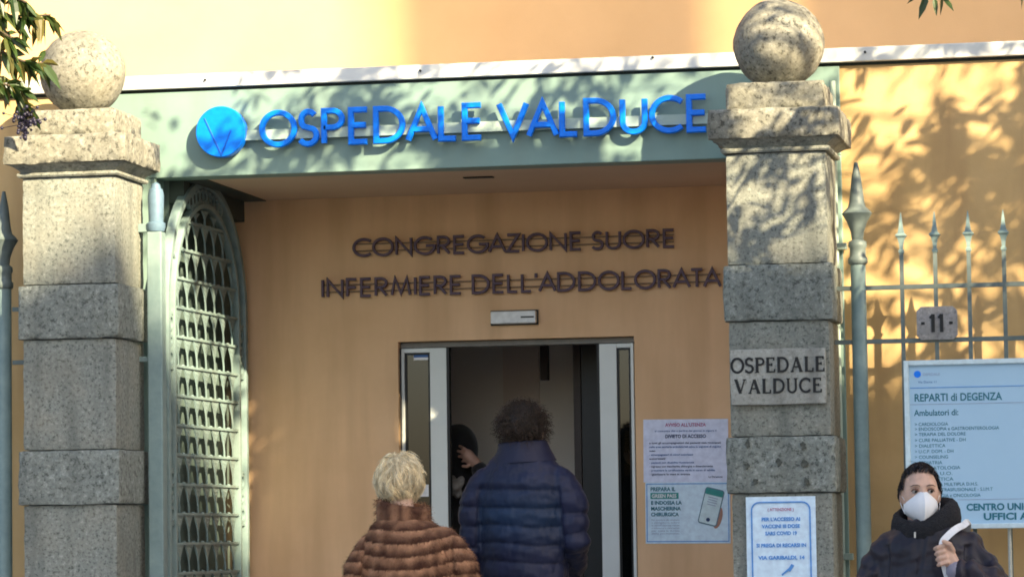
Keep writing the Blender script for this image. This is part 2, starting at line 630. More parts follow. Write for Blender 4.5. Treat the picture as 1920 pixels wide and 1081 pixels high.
def X(px, Y=YD, py=700):
    return at(px, py, Y).x


mb = MB()
mb.box(DX0 + 0.002, DX1 - 0.002, YD - 0.01, YD + 0.08, DZ - 0.03, DZ - 0.002)
P(mb, 'door_header', flat('header_grey', (0.20, 0.19, 0.17), 0.5), bevel=0.003)
mb = MB()
mb.box(DX0 + 0.002, X(752), YD - 0.03, YD + 0.06, ZF, DZ - 0.031)
P(mb, 'door_jamb', BROWN)


def door(xa, xb, frame_left, y):
    """xa..xb outer; wide white stile on one side, thin frame on the other"""
    d = thing('x', '', '')
    del d['label'], d['category']
    d.name = 'sliding_door'
    d.parent = porch
    wl, wr = (0.016, 0.086) if frame_left else (0.088, 0.016)
    top = DZ - 0.032
    mb = MB()
    mb.box(xa, xa + wl, y, y + 0.045, ZF + 0.01, top)
    mb.box(xb - wr, xb, y, y + 0.045, ZF + 0.01, top)
    mb.box(xa + wl, xb - wr, y + 0.001, y + 0.044, top - 0.022, top)
    mb.box(xa + wl, xb - wr, y + 0.001, y + 0.044, ZF + 0.01, ZF + 0.10)
    P(mb, 'door_frame', ALU, d, bevel=0.002)
    mb = MB()
    mb.box(xa + wl, xb - wr, y + 0.018, y + 0.024, ZF + 0.10, top - 0.022)
    P(mb, 'pane', GLASS, d)
    mb = MB()
    g = 0.010
    a, b = xa + wl, xb - wr
    mb.box(a, a + g, y + 0.008, y + 0.036, ZF + 0.10, top - 0.023)
    mb.box(b - g, b, y + 0.008, y + 0.036, ZF + 0.10, top - 0.023)
    mb.box(a + g, b - g, y + 0.009, y + 0.035, top - 0.023 - g, top - 0.0225)
    P(mb, 'gasket', DARK, d)
    mb = MB()
    if frame_left:
        mb.box(xb, xb + 0.013, y + 0.004, y + 0.05, ZF + 0.01, top)
    else:
        mb.box(xa - 0.013, xa, y + 0.004, y + 0.05, ZF + 0.01, top)
    P(mb, 'edge_seal', DARK, d)
    return d


dl = door(X(752.5), X(837), True, YD)
dr = door(X(1124), X(1189) - 0.002, False, YD)
# stickers on the panes
for d, pts, mt in ((dl, [(776, 908), (804, 930)], PAPER), (dl, [(776, 651), (804, 663)], PAPER_B), (dl, [(776, 664), (804, 669)], INK), (dl, [(776, 670), (804, 674)], PAPER)):
    a, b = at(*pts[0], YD + 0.017), at(*pts[1], YD + 0.017)
    mb = MB()
    mb.box(a.x, b.x, YD + 0.0150, YD + 0.0172, min(a.z, b.z), max(a.z, b.z))
    P(mb, 'sticker', mt, d)

# vestibule behind the door
YV = 3.55
mb = MB()
mb.box(-1.5, 1.5, YV, YV + 0.1, ZF - 0.02, 3.1)
P(mb, 'vestibule_back_wall', INNER)
mb = MB()
mb.box(X(945, YV), X(1012, YV), YV - 0.03, YV - 0.002, ZF, 3.0)
P(mb, 'vestibule_pilaster', INNER_R)
for x in (-1.5, 1.42):
    mb = MB()
    mb.box(x, x + 0.08, YB + 0.2, YV, ZF - 0.02, 3.1)
    P(mb, 'vestibule_side_wall', INNER)
mb = MB()
mb.box(-1.5, 1.5, YB + 0.2, YV + 0.1, 3.1, 3.2)
P(mb, 'vestibule_ceiling', INNER)
mb = MB()
mb.box(-1.5, 1.5, 1.991, YV, ZF - 0.05, ZF - 0.001)
P(mb, 'vestibule_floor', TERR)
a = at(1011, 600, 3.0)
b = at(1027, 712, 3.0)
mb = MB()
mb.box(a.x, b.x, 3.0, 3.06, b.z, 3.1)
P(mb, 'hanging_post', BROWN, bevel=0.004)
mb = MB()
mb.box(X(1090, 2.5), X(1126, 2.5) + 0.05, 2.5, 2.62, ZF, 3.1)
P(mb, 'inner_door_frame', DARK)
mb = MB()
mb.box(X(1076, 2.7), X(1089, 2.7), 2.68, 2.74, ZF, 3.1)
P(mb, 'inner_door_edge', BROWN)
# tan sheets pinned on the vestibule side, seen through the right pane
for i, (y0, y1) in enumerate(((790, 800), (806, 817), (819, 848), (868, 890))):
    a, b = at(1171, y0, 2.26), at(1199, y1, 2.26)
    mb = MB()
    mb.box(a.x, b.x, 2.26, 2.263, b.z, a.z)
    P(mb, 'tan_sheet', flat('tan_paper', (0.75, 0.42, 0.20), 0.6), porch)
mb = MB()
mb.box(X(1160, 2.27), X(1212, 2.27), 2.268, 2.30, ZF, 2.9)
P(mb, 'pin_board', flat('pin_board', (0.16, 0.16, 0.155), 0.8), porch)

# main building behind
hosp = thing('hospital_building', 'tall peach plaster hospital wall rising behind the flat porch roof', 'building', (0, 5.0, 0))
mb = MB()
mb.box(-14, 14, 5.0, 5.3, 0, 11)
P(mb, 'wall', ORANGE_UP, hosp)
mb = MB()
mb.box(-14.3, 14.3, 4.6, 5.4, 11.0, 11.25)
P(mb, 'cornice', FLASH, hosp)

# ------------------------------------------------------------------ stroke lettering
def arc(cx, cz, rx, rz, a0, a1, n=14):
    return [(cx + rx * math.cos(math.radians(a0 + (a1 - a0) * i / n)), cz + rz * math.sin(math.radians(a0 + (a1 - a0) * i / n))) for i in range(n + 1)]


def ring(cx, cz, rx, rz, n=36):
    return [(cx + rx * math.cos(2 * PI * i / n), cz + rz * math.sin(2 * PI * i / n)) for i in range(n)]


def futura(ch):
    """width, list of (points, closed) in a cell one unit high"""
    W = {'O': .94, 'S': .48, 'P': .52, 'E': .46, 'D': .76, 'A': .78, 'L': .42, 'V': .78, 'U': .62, 'C': .84, 'N': .72, 'G': .94, 'R': .54, 'Z': .56, 'I': .0, 'F': .44, 'M': .9, 'T': .54, "'": .0}[ch]
    o = []
    if ch == 'O':
        o = [(ring(.47, .5, .47, .5), True)]
    elif ch == 'C':
        o = [(arc(.5, .5, .5, .5, 48, 312, 26), False)]
    elif ch == 'G':
        o = [(arc(.48, .5, .48, .5, 48, 360, 28) + [(.54, .5)], False)]
    elif ch == 'S':
        o = [(arc(.25, .74, .21, .26, 35, 230, 14) + arc(.23, .25, .25, .26, 52, -150, 14), False)]
    elif ch == 'D':
        o = [([(0, 0), (0, 1), (.26, 1)] + arc(.26, .5, .5, .5, 90, -90, 20)[1:], True)]
    elif ch in 'PR':
        o = [([(0, 0), (0, 1), (.24, 1)] + arc(.24, .74, .28, .26, 90, -90, 14)[1:] + [(0, .48)], False)]
        if ch == 'R':
            o.append(([(.2, .47), (.54, 0)], False))
    elif ch in 'EF':
        o = [([(W, 1), (0, 1), (0, 0), (W, 0)] if ch == 'E' else [(W, 1), (0, 1), (0, 0)], False), ([(0, .52), (W * .93, .52)], False)]
    elif ch == 'L':
        o = [([(0, 1), (0, 0), (W, 0)], False)]
    elif ch == 'A':
        o = [([(0, 0), (.39, 1), (.78, 0)], False), ([(.13, .32), (.65, .32)], False)]
    elif ch == 'V':
        o = [([(0, 1), (.39, 0), (.78, 1)], False)]
    elif ch == 'U':
        o = [([(0, 1), (0, .31)] + arc(.31, .31, .31, .31, 180, 360, 14)[1:-1] + [(.62, .31), (.62, 1)], False)]
    elif ch == 'N':
        o = [([(0, 0), (0, 1), (.72, 0), (.72, 1)], False)]
    elif ch == 'M':
        o = [([(0, 0), (.16, 1), (.45, .08), (.74, 1), (.9, 0)], False)]
    elif ch == 'Z':
        o = [([(0, 1), (.54, 1), (0, 0), (.56, 0)], False)]
    elif ch == 'I':
        o = [([(0, 0), (0, 1)], False)]
    elif ch == 'T':
        o = [([(0, 1), (.54, 1)], False), ([(.27, 0), (.27, .96)], False)]
    elif ch == "'":
        o = [([(0, .78), (0, 1.04)], False)]
    return W, o


SIDE = {'O': .07, 'C': .07, 'G': .07, 'S': .09, 'A': .03, 'V': .03, 'T': .05, 'Z': .08}


def letter_row(text, x0, x1, z0, z1, yface, depth, sw, mat, parent, base):
    h = z1 - z0
    pos, x = [], 0.0
    for i, ch in enumerate(text):
        if ch == ' ':
            x += .36
            continue
        W, _ = futura(ch)
        s = SIDE.get(ch, .13)
        x += s if i else 0
        pos.append((ch, x))
        x += W + s
    x -= SIDE.get(text[-1], .13)
    inner0, inner1 = x0 + sw / 2, x1 - sw / 2
    sx = (inner1 - inner0) / x
    hz = h - sw
    for ch, xx in pos:
        W, st = futura(ch)
        mb = MB()
        for k, (pts, cl) in enumerate(st):
            mb.stroke([(inner0 + (xx + a) * sx, z0 + sw / 2 + b * hz) for a, b in pts], sw, yface - 0.0008 * k, depth, cl)
        o = mb.build('letter', mat, parent, smooth=35)
        o.data.transform(Matrix.Translation(-base))


# ------------------------------------------------------------------ blue sign on the fascia
YL = 0.575
base = Vector((-0.0, YF - 0.02, 3.40))
sg = thing('illuminated_sign', 'raised bright blue letters reading OSPEDALE VALDUCE with round blue logo on green fascia', 'sign', base)
c = at(414, 247, YL)
mb = MB()
mb.lathe([(0.118, 0.0), (0.1215, 0.004), (0.1215, 0.05), (0.118, 0.054)], (0, 0, 0), 56)
disc = mb.build('logo_disc', BLUE, sg, smooth=40)
disc.rotation_euler = (PI / 2, 0, 0)
disc.location = Vector((c.x, YL + 0.045, c.z)) - base
for a, b in (((383, 222), (415, 291)), ((415, 291), (433, 244))):
    p0, p1 = at(*a, YL - 0.01), at(*b, YL - 0.01)
    mb = MB()
    mb.stroke([(p0.x - c.x, p0.z - c.z), (p1.x - c.x, p1.z - c.z)], 0.0075, 0, 0.004)
    o = mb.build('logo_line', BLUE_DK, disc)
    o.data.transform(Matrix.Rotation(-PI / 2, 4, 'X'))
    o.location = (0, 0, 0.0565 if a == (383, 222) else 0.0572)
p0, p1 = at(460, 255, YL + 0.03), at(1336, 214, YL + 0.03)
mb = MB()
mb.box(p0.x, p1.x, YL + 0.022, YL + 0.040, 3.404, 3.452)
o = mb.build('mounting_rail', RAIL, sg)
o.data.transform(Matrix.Translation(-base))
for k in range(7):
    xk = p0.x + 0.15 + k * (p1.x - p0.x - 0.3) / 6
    mb = MB()
    mb.box(xk - 0.01, xk + 0.01, YL + 0.041, YF - 0.012, 3.415, 3.445)
    o = mb.build('bracket', RAIL, sg)
    o.data.transform(Matrix.Translation(-base))
letter_row('OSPEDALE VALDUCE', at(485, 240, YL).x, at(1328, 210, YL).x, 3.362, 3.542, YL, 0.021, 0.027, BLUE, sg, base)

# ------------------------------------------------------------------ plum lettering over the door
YT = YB - 0.035
base = Vector((0.1, YB, 2.7))
sg2 = thing('wall_sign', 'two rows of dark plum letters reading CONGREGAZIONE SUORE INFERMIERE DELL\'ADDOLORATA above the door', 'sign', base)
for txt, xa, xb, za, zb in (('CONGREGAZIONE SUORE', 660, 1266, 2.937, 3.035), ("INFERMIERE DELL'ADDOLORATA", 601, 1352, 2.732, 2.833)):
    letter_row(txt, at(xa, 460, YT).x, at(xb, 460, YT).x, za, zb, YT, 0.014, 0.0145, PLUM, sg2, base)
    for dz in (0.032, 0.068):
        mb = MB()
        mb.box(at(xa, 460, YT).x + 0.01, at(xb, 460, YT).x - 0.01, YT + 0.016, YT + 0.026, za + dz - 0.003, za + dz + 0.003)
        o = mb.build('mounting_rail', RAILB, sg2)
        o.data.transform(Matrix.Translation(-base))

# door sensor
a, b = at(920, 583, YB - 0.04), at(1005, 606, YB - 0.04)
sn = thing('door_sensor', 'small white rectangular motion sensor box fixed over the sliding door', 'sensor', ((a.x + b.x) / 2, YB, (a.z + b.z) / 2))
hw, hh = (b.x - a.x) / 2, 0.031
MB().box(-hw, hw, -0.05, -0.012, -hh, hh).build('housing', SENS, sn, bevel=0.006)
MB().box(-hw - 0.006, hw + 0.006, -0.0118, -0.001, -hh - 0.007, hh + 0.007).build('back_plate', DARK, sn)
MB().box(hw * 0.35, hw * 0.93, -0.0525, -0.0502, -0.004, 0.003).build('lens', DARK, sn)

# ------------------------------------------------------------------ granite gate pillars
def stone(mb, x0, x1, y0, y1, z0, z1, rough=0.004, seg=0.028, rnd=0.012, seed=0):
    """a cut stone: dense box, worn edges and slightly uneven faces"""
    nx, ny, nzz = [max(2, int((b - a) / seg)) for a, b in ((x0, x1), (y0, y1), (z0, z1))]
    c = Vector(((x0 + x1) / 2, (y0 + y1) / 2, (z0 + z1) / 2))
    h = Vector(((x1 - x0) / 2, (y1 - y0) / 2, (z1 - z0) / 2))
    idx, vs, fs = {}, [], []

    def vid(i, j, k):
        if (i, j, k) not in idx:
            q = Vector((-1 + 2 * i / nx, -1 + 2 * j / ny, -1 + 2 * k / nzz))
            p_ = Vector((q.x * h.x, q.y * h.y, q.z * h.z))
            inner = Vector([max(-h[m] + rnd, min(h[m] - rnd, p_[m])) for m in range(3)])
            d = p_ - inner
            if d.length > rnd:
                p_ = inner + d.normalized() * rnd
            nrm = d.normalized() if d.length > 1e-6 else Vector((0, 0, 0))
            w_ = p_ + c
            n1 = mnoise.noise(w_ * 9 + Vector((seed, 0, 0))) * 0.6 + mnoise.noise(w_ * 31 + Vector((0, seed, 0))) * 0.6
            edge = sum(1 for m in range(3) if abs(q[m]) > 0.999)
            amp = rough * (1.0 if edge < 2 else 1.7)
            p_ += nrm * n1 * amp
            if edge >= 2:
                p_ -= nrm * abs(mnoise.noise(w_ * 14 + Vector((7, seed, 3)))) * rough * 1.6
            idx[(i, j, k)] = len(vs)
            vs.append(p_ + c)
        return idx[(i, j, k)]
    for i in range(nx):
        for j in range(ny):
            for k in (0, nzz):
                fs.append((vid(i, j, k), vid(i + 1, j, k), vid(i + 1, j + 1, k), vid(i, j + 1, k)))
    for i in range(nx):
        for k in range(nzz):
            for j in (0, ny):
                fs.append((vid(i, j, k), vid(i + 1, j, k), vid(i + 1, j, k + 1), vid(i, j, k + 1)))
    for j in range(ny):
        for k in range(nzz):
            for i in (0, nx):
                fs.append((vid(i, j, k), vid(i, j + 1, k), vid(i, j + 1, k + 1), vid(i, j, k + 1)))
    return mb.add(vs, fs)


def pillar(x, label, seed, right=False):
    t = thing('gate_pillar', label, 'pillar', (x, 0.225, ZP), 0, 'granite gate pillars')
    Z = lambda z: z - ZP
    hw_ = 0.225
    segs = [(1.932, 2.444), (2.695, 3.195)]
    low = [(0.30, 0.92), (1.17, 1.682)]
    for z0, z1 in low + segs:
        mb = MB()
        stone(mb, -hw_, hw_, -hw_, hw_, Z(z0), Z(z1), 0.003, 0.03, 0.010, seed + z0)
        mb.build('shaft', G_SHAFT, t, smooth=45)
    pr = hw_ + 0.019
    for z0, z1 in ((0.18, 0.30), (0.92, 1.17), (1.682, 1.932), (2.444, 2.695)):
        mb = MB()
        stone(mb, -pr, pr, -pr, pr, Z(z0) + 0.0005, Z(z1) - 0.0005, 0.006, 0.022, 0.009, seed + z0 * 3)
        mb.build('band', G_BLOCK, t, smooth=50)
    mb = MB()
    s2 = math.sqrt(2)
    mb.lathe([((hw_ + 0.012) * s2, Z(3.1955)), ((hw_ + 0.018) * s2, Z(3.203)), ((hw_ + 0.018) * s2, Z(3.213)), ((hw_ + 0.004) * s2, Z(3.219)), ((hw_ + 0.010) * s2, Z(3.228)), ((hw_ + 0.032) * s2, Z(3.243)), ((hw_ + 0.05) * s2, Z(3.2515))], (0, 0, 0), 4, rot=PI / 4)
    mb.build('neck_moulding', G_SHAFT, t)
    cp = hw_ + 0.068
    mb = MB()
    stone(mb, -cp, cp, -cp, cp, Z(3.252), Z(3.387), 0.007, 0.02, 0.010, seed * 2.1)
    mb.build('cap', G_CAP, t, smooth=50)
    nk = hw_ - 0.004
    mb = MB()
    stone(mb, -nk, nk, -nk, nk, Z(3.388), Z(3.512), 0.006, 0.022, 0.014, seed * 1.7)
    mb.build('ball_base', G_CAP, t, smooth=50)
    rb = 0.2 if not right else 0.205
    mb = MB()
    mb.ball((0, 0, Z(3.505) + rb * 0.985), rb, 72, 44)
    mb.v = [tuple(Vector(q) * 1.0 + (Vector(q) - Vector((0, 0, Z(3.505) + rb))).normalized() * (0.006 * mnoise.noise(Vector(q) * 7 + Vector((seed, 1, 2))) + 0.003 * mnoise.noise(Vector(q) * 19) + 0.002 * mnoise.noise(Vector(q) * 40))) for q in mb.v]
    mb.build('stone_ball', G_BALL, t, smooth=180)
    return t


pl = pillar(-1.641, 'granite gate pillar with stone ball, beside the open green gate leaf', 3.0)
prr = pillar(1.641, 'granite gate pillar with stone ball, carrying the carved name plate and taped notice', 8.0, True)
# dark grown-in patches on the second band from the ground of the right pillar
for k, (px, py, r_) in enumerate(((1402, 831, .017), (1506, 835, .020), (1460, 866, .018), (1400, 872, .017), (1508, 868, .021), (1416, 902, .016), (1511, 903, .018))):
    q = at(px, py, -0.028)
    pts = []
    for i in range(14):
        a = 2 * PI * i / 14
        rr = r_ * (0.75 + 0.55 * mnoise.noise(Vector((math.cos(a) * 1.6 + k * 5, math.sin(a) * 1.6, k))))
        pts.append((rr * math.cos(a) * 0.85, rr * math.sin(a) * 1.2))
    mb = MB()
    mb.prism(pts, 0, 0.012)
    o = mb.build('dark_patch', G_DARK if 'G_DARK' in globals() else None, prr)
    if not o.data.materials:
        G_DARK = granite('granite_dark_patch', (0.02, 0.024, 0.02), (0.055, 0.063, 0.055), (0.10, 0.11, 0.10), scale=60)
        o.data.materials.append(G_DARK)
    o.location = q - Vector((1.641, 0.225, ZP))

# carved name plate
a, b = at(1368, 655, -0.035), at(1550, 756, -0.035)
npl = thing('stone_plate', 'pale granite plate carved with OSPEDALE VALDUCE in black serif capitals', 'name plate', ((a.x + b.x) / 2, 0, (a.z + b.z) / 2))
hw, hh = (b.x - a.x) / 2, (a.z - b.z) / 2
mb = MB()
stone(mb, -hw, hw, -0.036, -0.001, -hh, hh, 0.003, 0.02, 0.006, 5)
mb.build('slab', G_PLATE, npl, smooth=50)


def roman(ch):
    """strokes (points, closed, relative weight) of a serif capital one unit high"""
    T, H, s = 1.0, 0.5, 0.055
    sv = lambda x, z, w_=.11: ([(x - w_, z), (x + w_, z)], False, .42)
    if ch == 'O':
        return .86, [(ring(.43, .5, .40, .47, 30), True, .85)]
    if ch == 'S':
        return .56, [(arc(.28, .735, .22, .235, 30, 235, 12) + arc(.27, .26, .25, .245, 55, -150, 12), False, .85), ([(.5, .78), (.5, .98)], False, .4), ([(.03, .02), (.03, .22)], False, .4)]
    if ch == 'P':
        return .62, [([(.14, .02), (.14, .98)], False, 1), ([(.14, .96), (.34, .96)] + arc(.34, .74, .25, .22, 90, -90, 10)[1:] + [(.14, .52)], False, .75), sv(.14, .02, .14), sv(.08, .98, .08)]
    if ch == 'E':
        return .64, [([(.14, .02), (.14, .98)], False, 1), ([(.04, .97), (.56, .97), (.56, .80)], False, .5), ([(.14, .52), (.42, .52)], False, .5), ([(.42, .42), (.42, .62)], False, .45), ([(.04, .03), (.6, .03), (.6, .22)], False, .5)]
    if ch == 'D':
        return .82, [([(.14, .02), (.14, .98)], False, 1), ([(.04, .96), (.34, .96)] + arc(.34, .5, .42, .46, 90, -90, 14)[1:] + [(.04, .04)], False, .8)]
    if ch == 'A':
        return .84, [([(.12, .02), (.42, .98)], False, .5), ([(.42, .98), (.72, .02)], False, 1.05), ([(.22, .34), (.6, .34)], False, .5), sv(.12, .02), sv(.72, .02, .12)]
    if ch == 'L':
        return .62, [([(.14, .02), (.14, .98)], False, 1), ([(.04, .03), (.58, .03), (.58, .24)], False, .5), sv(.14, .98, .12)]
    if ch == 'V':
        return .84, [([(.12, .98), (.42, .02)], False, 1.05), ([(.42, .02), (.72, .98)], False, .5), sv(.12, .98, .12), sv(.72, .98)]
    if ch == 'U':
        return .8, [([(.14, .98), (.14, .34)] + arc(.4, .30, .26, .28, 180, 360, 12)[1:-1] + [(.66, .34), (.66, .98)], False, .75), sv(.14, .98, .12), sv(.66, .98, .12)]
    if ch == 'C':
        return .76, [(arc(.43, .5, .39, .47, 45, 315, 20), False, .85), ([(.7, .72), (.7, .96)], False, .4), ([(.71, .06), (.71, .22)], False, .4)]
    if ch == '1':
        return .36, [([(.2, 0), (.2, 1)], False, 1.1), ([(.2, .98), (.03, .78)], False, .8)]


def roman_row(text, x0, x1, z0, z1, y, sw, mat, parent, name='engraving'):
    x, pos = 0, []
    for ch in text:
        W, st = roman(ch)
        pos.append((x, st))
        x += W + .12
    x -= .12
    k_ = (x1 - x0) / x
    mb = MB()
    j = 0
    for xx, st in pos:
        for pts, cl, wt in st:
            mb.stroke([(x0 + (xx + a_) * k_, z0 + b_ * (z1 - z0)) for a_, b_ in pts], sw * wt, y - 0.0003 * (j % 5), 0.004, cl, bevel=0.1)
            j += 1
    return mb.build(name, mat, parent)


c = npl.location
for txt, xa, xb, za, zb in (('OSPEDALE', 1371, 1546, 671, 698), ('VALDUCE', 1377, 1541, 711, 737)):
    p0, p1 = at(xa, zb, -0.038), at(xb, zb - 2, -0.038)
    ph = (zb - za) / 415.0
    zz = (p0.z + p1.z) / 2
    roman_row(txt, p0.x - c.x, p1.x - c.x, zz - c.z, zz + ph - c.z, -0.0395, 0.0125, BLACK, npl)

# ------------------------------------------------------------------ small print
_fc = {}


def text_obj(txt, size, mat, parent, x, y, z, align='LEFT', bold=0.0, width=None):
    cu = bpy.data.curves.new('t', 'FONT')
    cu.body = txt
    cu.size = size
    cu.align_x = align
    cu.offset = bold
    cu.resolution_u = 3
    o = bpy.data.objects.new('t', cu)
    C.objects.link(o)
    dg = bpy.context.evaluated_depsgraph_get()
    me = bpy.data.meshes.new_from_object(o.evaluated_get(dg))
    bpy.data.objects.remove(o)
    me.transform(Matrix.Rotation(PI / 2, 4, 'X'))
    if width:
        xs = [v.co.x for v in me.vertices]
        w_ = max(xs) - min(xs)
        if w_ > 0:
            me.transform(Matrix.Scale(width / w_, 4, (1, 0, 0)))
    r_ = link('lettering', me, mat, parent)
    r_.location = (x, y, z)
    return r_


def sheet(mb, x0, x1, z0, z1, y=-0.002, curl=0.004, n=10, seed=0):
    """a thin sheet of paper, slightly buckled"""
    vs, fs = [], []
    for side in (0, 1):
        for j in range(n + 1):
            for i in range(n + 1):
                x_, z_ = x0 + (x1 - x0) * i / n, z0 + (z1 - z0) * j / n
                b_ = curl * max(0, mnoise.noise(Vector((x_ * 6 + seed, z_ * 6, seed))))
                vs.append((x_, y - b_ + (0.0008 if side else 0), z_))
    m = (n + 1) ** 2
    for j in range(n):
        for i in range(n):
            q = j * (n + 1) + i
            fs.append((q, q + 1, q + n + 2, q + n + 1))
            fs.append((m + q + n + 1, m + q + n + 2, m + q + 1, m + q))
    return mb.add(vs, fs)


# notice one (lilac), on the back wall
a, b = at(1205, 786, YB), at(1366, 902, YB)
w1, h1 = b.x - a.x, a.z - b.z
n1 = thing('paper_notice', 'lilac white printed access notice on orange wall above the phone poster', 'notice', (a.x, YB, b.z))
n1.rotation_euler = (0, math.radians(0.6), 0)
sheet(MB(), 0, w1, 0.003, h1, -0.003, 0.0).build('sheet', PAPER_L, n1)
yy = -0.0052
text_obj("AVVISO ALL'UTENZA", 0.024, INK_R, n1, w1 / 2, yy, h1 - 0.036, 'CENTER', 0.0006, 0.205)
text_obj('si comunica che a partire dal giorno in vigore il', 0.013, INK, n1, w1 / 2, yy, h1 - 0.062, 'CENTER', 0.0002, 0.31)
text_obj('DIVIETO DI ACCESSO', 0.024, INK_N, n1, w1 / 2, yy, h1 - 0.093, 'CENTER', 0.0008, 0.205)
rows = [('a tutti gli accompagnatori dei pazienti non ricoverati', .36), ('nelle aree sanitarie ambulatoriali salvo le seguenti di seguito', .36), ('note:', .03), ('- accompagnatori di minori autorizzati', .22), ('autorizzati', .08),
        ('- pazienti con disabilita riconosciuta', .225), ('- ingresso con mascherina chirurgica e distanziamento', .32), ('- presentare la certificazione verde in corso di validita', .33), ('- igienizzare le mani in entrata', .205)]
for i, (tx, wd) in enumerate(rows):
    text_obj(tx, 0.0135, INK if i % 2 else INK_N, n1, 0.03, yy, h1 - 0.122 - i * 0.0195, 'LEFT', 0.0003, wd)
text_obj('La Direzione', 0.013, INK_N, n1, w1 - 0.10, yy, h1 - 0.292, 'LEFT', 0.0002, 0.07)

# notice two: phone poster
a, b = at(1209, 903, YB), at(1370, 1016, YB)
w2, h2 = b.x - a.x, a.z - b.z
n2 = thing('phone_poster', 'pale blue poster picturing a hand-held phone, taped below the lilac notice', 'poster', (a.x, YB, b.z))
n2.rotation_euler = (0, math.radians(0.5), 0)
sheet(MB(), 0, w2, 0.0, h2 - 0.002, -0.003, 0.0).build('sheet', PAPER_B, n2)
mb = MB()
for (x0, x1, z0, z1) in ((.006, w2 - .006, h2 - .012, h2 - .008), (.006, w2 - .006, .008, .012), (.006, .010, .012, h2 - .012), (w2 - .010, w2 - .006, .012, h2 - .012)):
    mb.box(x0, x1, -0.0052, -0.0042, z0, z1)
mb.build('border', INK_L, n2)
text_obj('PREPARA IL', 0.027, INK_T, n2, 0.026, -0.0054, h2 - 0.045, 'LEFT', 0.0008, 0.125)
MB().box(0.026, 0.168, -0.0056, -0.0046, h2 - 0.084, h2 - 0.054).build('banner', TEAL, n2)
text_obj('GREEN PASS', 0.025, PAPER, n2, 0.032, -0.0062, h2 - 0.078, 'LEFT', 0.0008, 0.125)
for i, (tx, wd) in enumerate((('E INDOSSA LA', .155), ('MASCHERINA', .15), ('CHIRURGICA', .14))):
    text_obj(tx, 0.025, INK_T, n2, 0.028, -0.0054, h2 - 0.112 - i * 0.029, 'LEFT', 0.0009, wd)
for i in range(6):
    text_obj(('Per accedere alla struttura', 'e obbligatorio esibire', 'la certificazione verde', 'e indossare la mascherina', 'per tutta la durata', 'della permanenza')[i], 0.0125, INK_G, n2, 0.03, -0.0054, h2 - 0.193 - i * 0.0135, 'LEFT', 0.0, 0.14)
ph = MB()


def rrect(w_, h_, r_, n=5):
    pts = []
    for cx, cz, a0 in ((w_ / 2 - r_, h_ / 2 - r_, 0), (-w_ / 2 + r_, h_ / 2 - r_, 90), (-w_ / 2 + r_, -h_ / 2 + r_, 180), (w_ / 2 - r_, -h_ / 2 + r_, 270)):
        for i in range(n + 1):
            q = math.radians(a0 + 90 * i / n)
            pts.append((cx + r_ * math.cos(q), cz + r_ * math.sin(q)))
    return pts


ang = math.radians(14)


def poster_patch(pts, y0, mat, name, cx, cz):
    q = [(cx + x_ * math.cos(ang) + z_ * math.sin(ang), cz - x_ * math.sin(ang) + z_ * math.cos(ang)) for x_, z_ in pts]
    mb_ = MB()
    mb_.prism(q, y0, y0 + 0.001)
    return mb_.build(name, mat, n2)


pcx, pcz = at(1333, 948, YB).x - a.x, at(1333, 948, YB).z - b.z
HANDP = flat('printed_hand', (0.42, 0.22, 0.16), 0.6)
poster_patch([(x_ + .045, z_ - .045) for x_, z_ in ring(0, 0, .022, .055, 16)], -0.0050, HANDP, 'printed_hand', pcx, pcz)
poster_patch(rrect(.098, .185, .014), -0.0058, flat('phone_body', (0.10, 0.20, 0.27), 0.5), 'printed_phone', pcx, pcz)
poster_patch(rrect(.088, .172, .008), -0.0066, flat('phone_screen', (0.62, 0.76, 0.80), 0.5), 'printed_screen', pcx, pcz)
poster_patch([(x_, z_ + .072) for x_, z_ in rrect(.088, .030, .003)], -0.0074, TEAL, 'printed_bar', pcx, pcz)
for k in range(4):
    poster_patch([(x_, z_ + .045 - .012 * k) for x_, z_ in rrect(.05 - .006 * (k % 2), .004, .001)], -0.0074, INK_G, 'printed_line', pcx, pcz)
poster_patch([(x_, z_ - .066) for x_, z_ in ring(0, 0, .010, .010, 14)], -0.0074, INK_N, 'printed_button', pcx, pcz)

# notice three: on the right pillar
a, b = at(1398, 931, -0.012), at(1532, 1100, -0.012)
w3, h3 = b.x - a.x, 0.46
n3 = thing('vaccine_notice', 'bluish white notice with rounded blue border taped low on the granite pillar', 'notice', (a.x, -0.004, a.z - h3))
sheet(MB(), 0, w3, 0, h3, -0.003, 0.002, seed=4).build('sheet', PAPER_B, n3)
mb = MB()
mb.stroke([(w3 / 2 + x_, h3 / 2 + z_) for x_, z_ in rrect(w3 - .05, h3 - .05, .035)], 0.0065, -0.008, 0.002, True)
mb.build('border', INK_L, n3)
text_obj('( ATTENZIONE )', 0.018, INK_R, n3, w3 / 2, -0.0075, h3 - 0.063, 'CENTER', 0.0003, 0.115)
for i, (tx, wd, dz) in enumerate((("PER L'ACCESSO AI", .17, .107), ('VACCINI III DOSE', .17, .138), ('SARS COVID 19', .14, .169), ('SI PREGA DI RECARSI IN', .22, .222), ('VIA GARIBALDI, 14', .205, .276))):
    text_obj(tx, 0.022, INK_L, n3, w3 / 2, -0.0075, h3 - dz, 'CENTER', 0.0009, wd)
mb = MB()
mb.stroke([(w3 * .5, h3 - .345), (w3 * .62, h3 - .315)], 0.008, -0.008, 0.002)
mb.stroke([(w3 * .60, h3 - .328), (w3 * .66, h3 - .300)], 0.014, -0.0085, 0.002)
mb.build('printed_syringe', INK_L, n3)

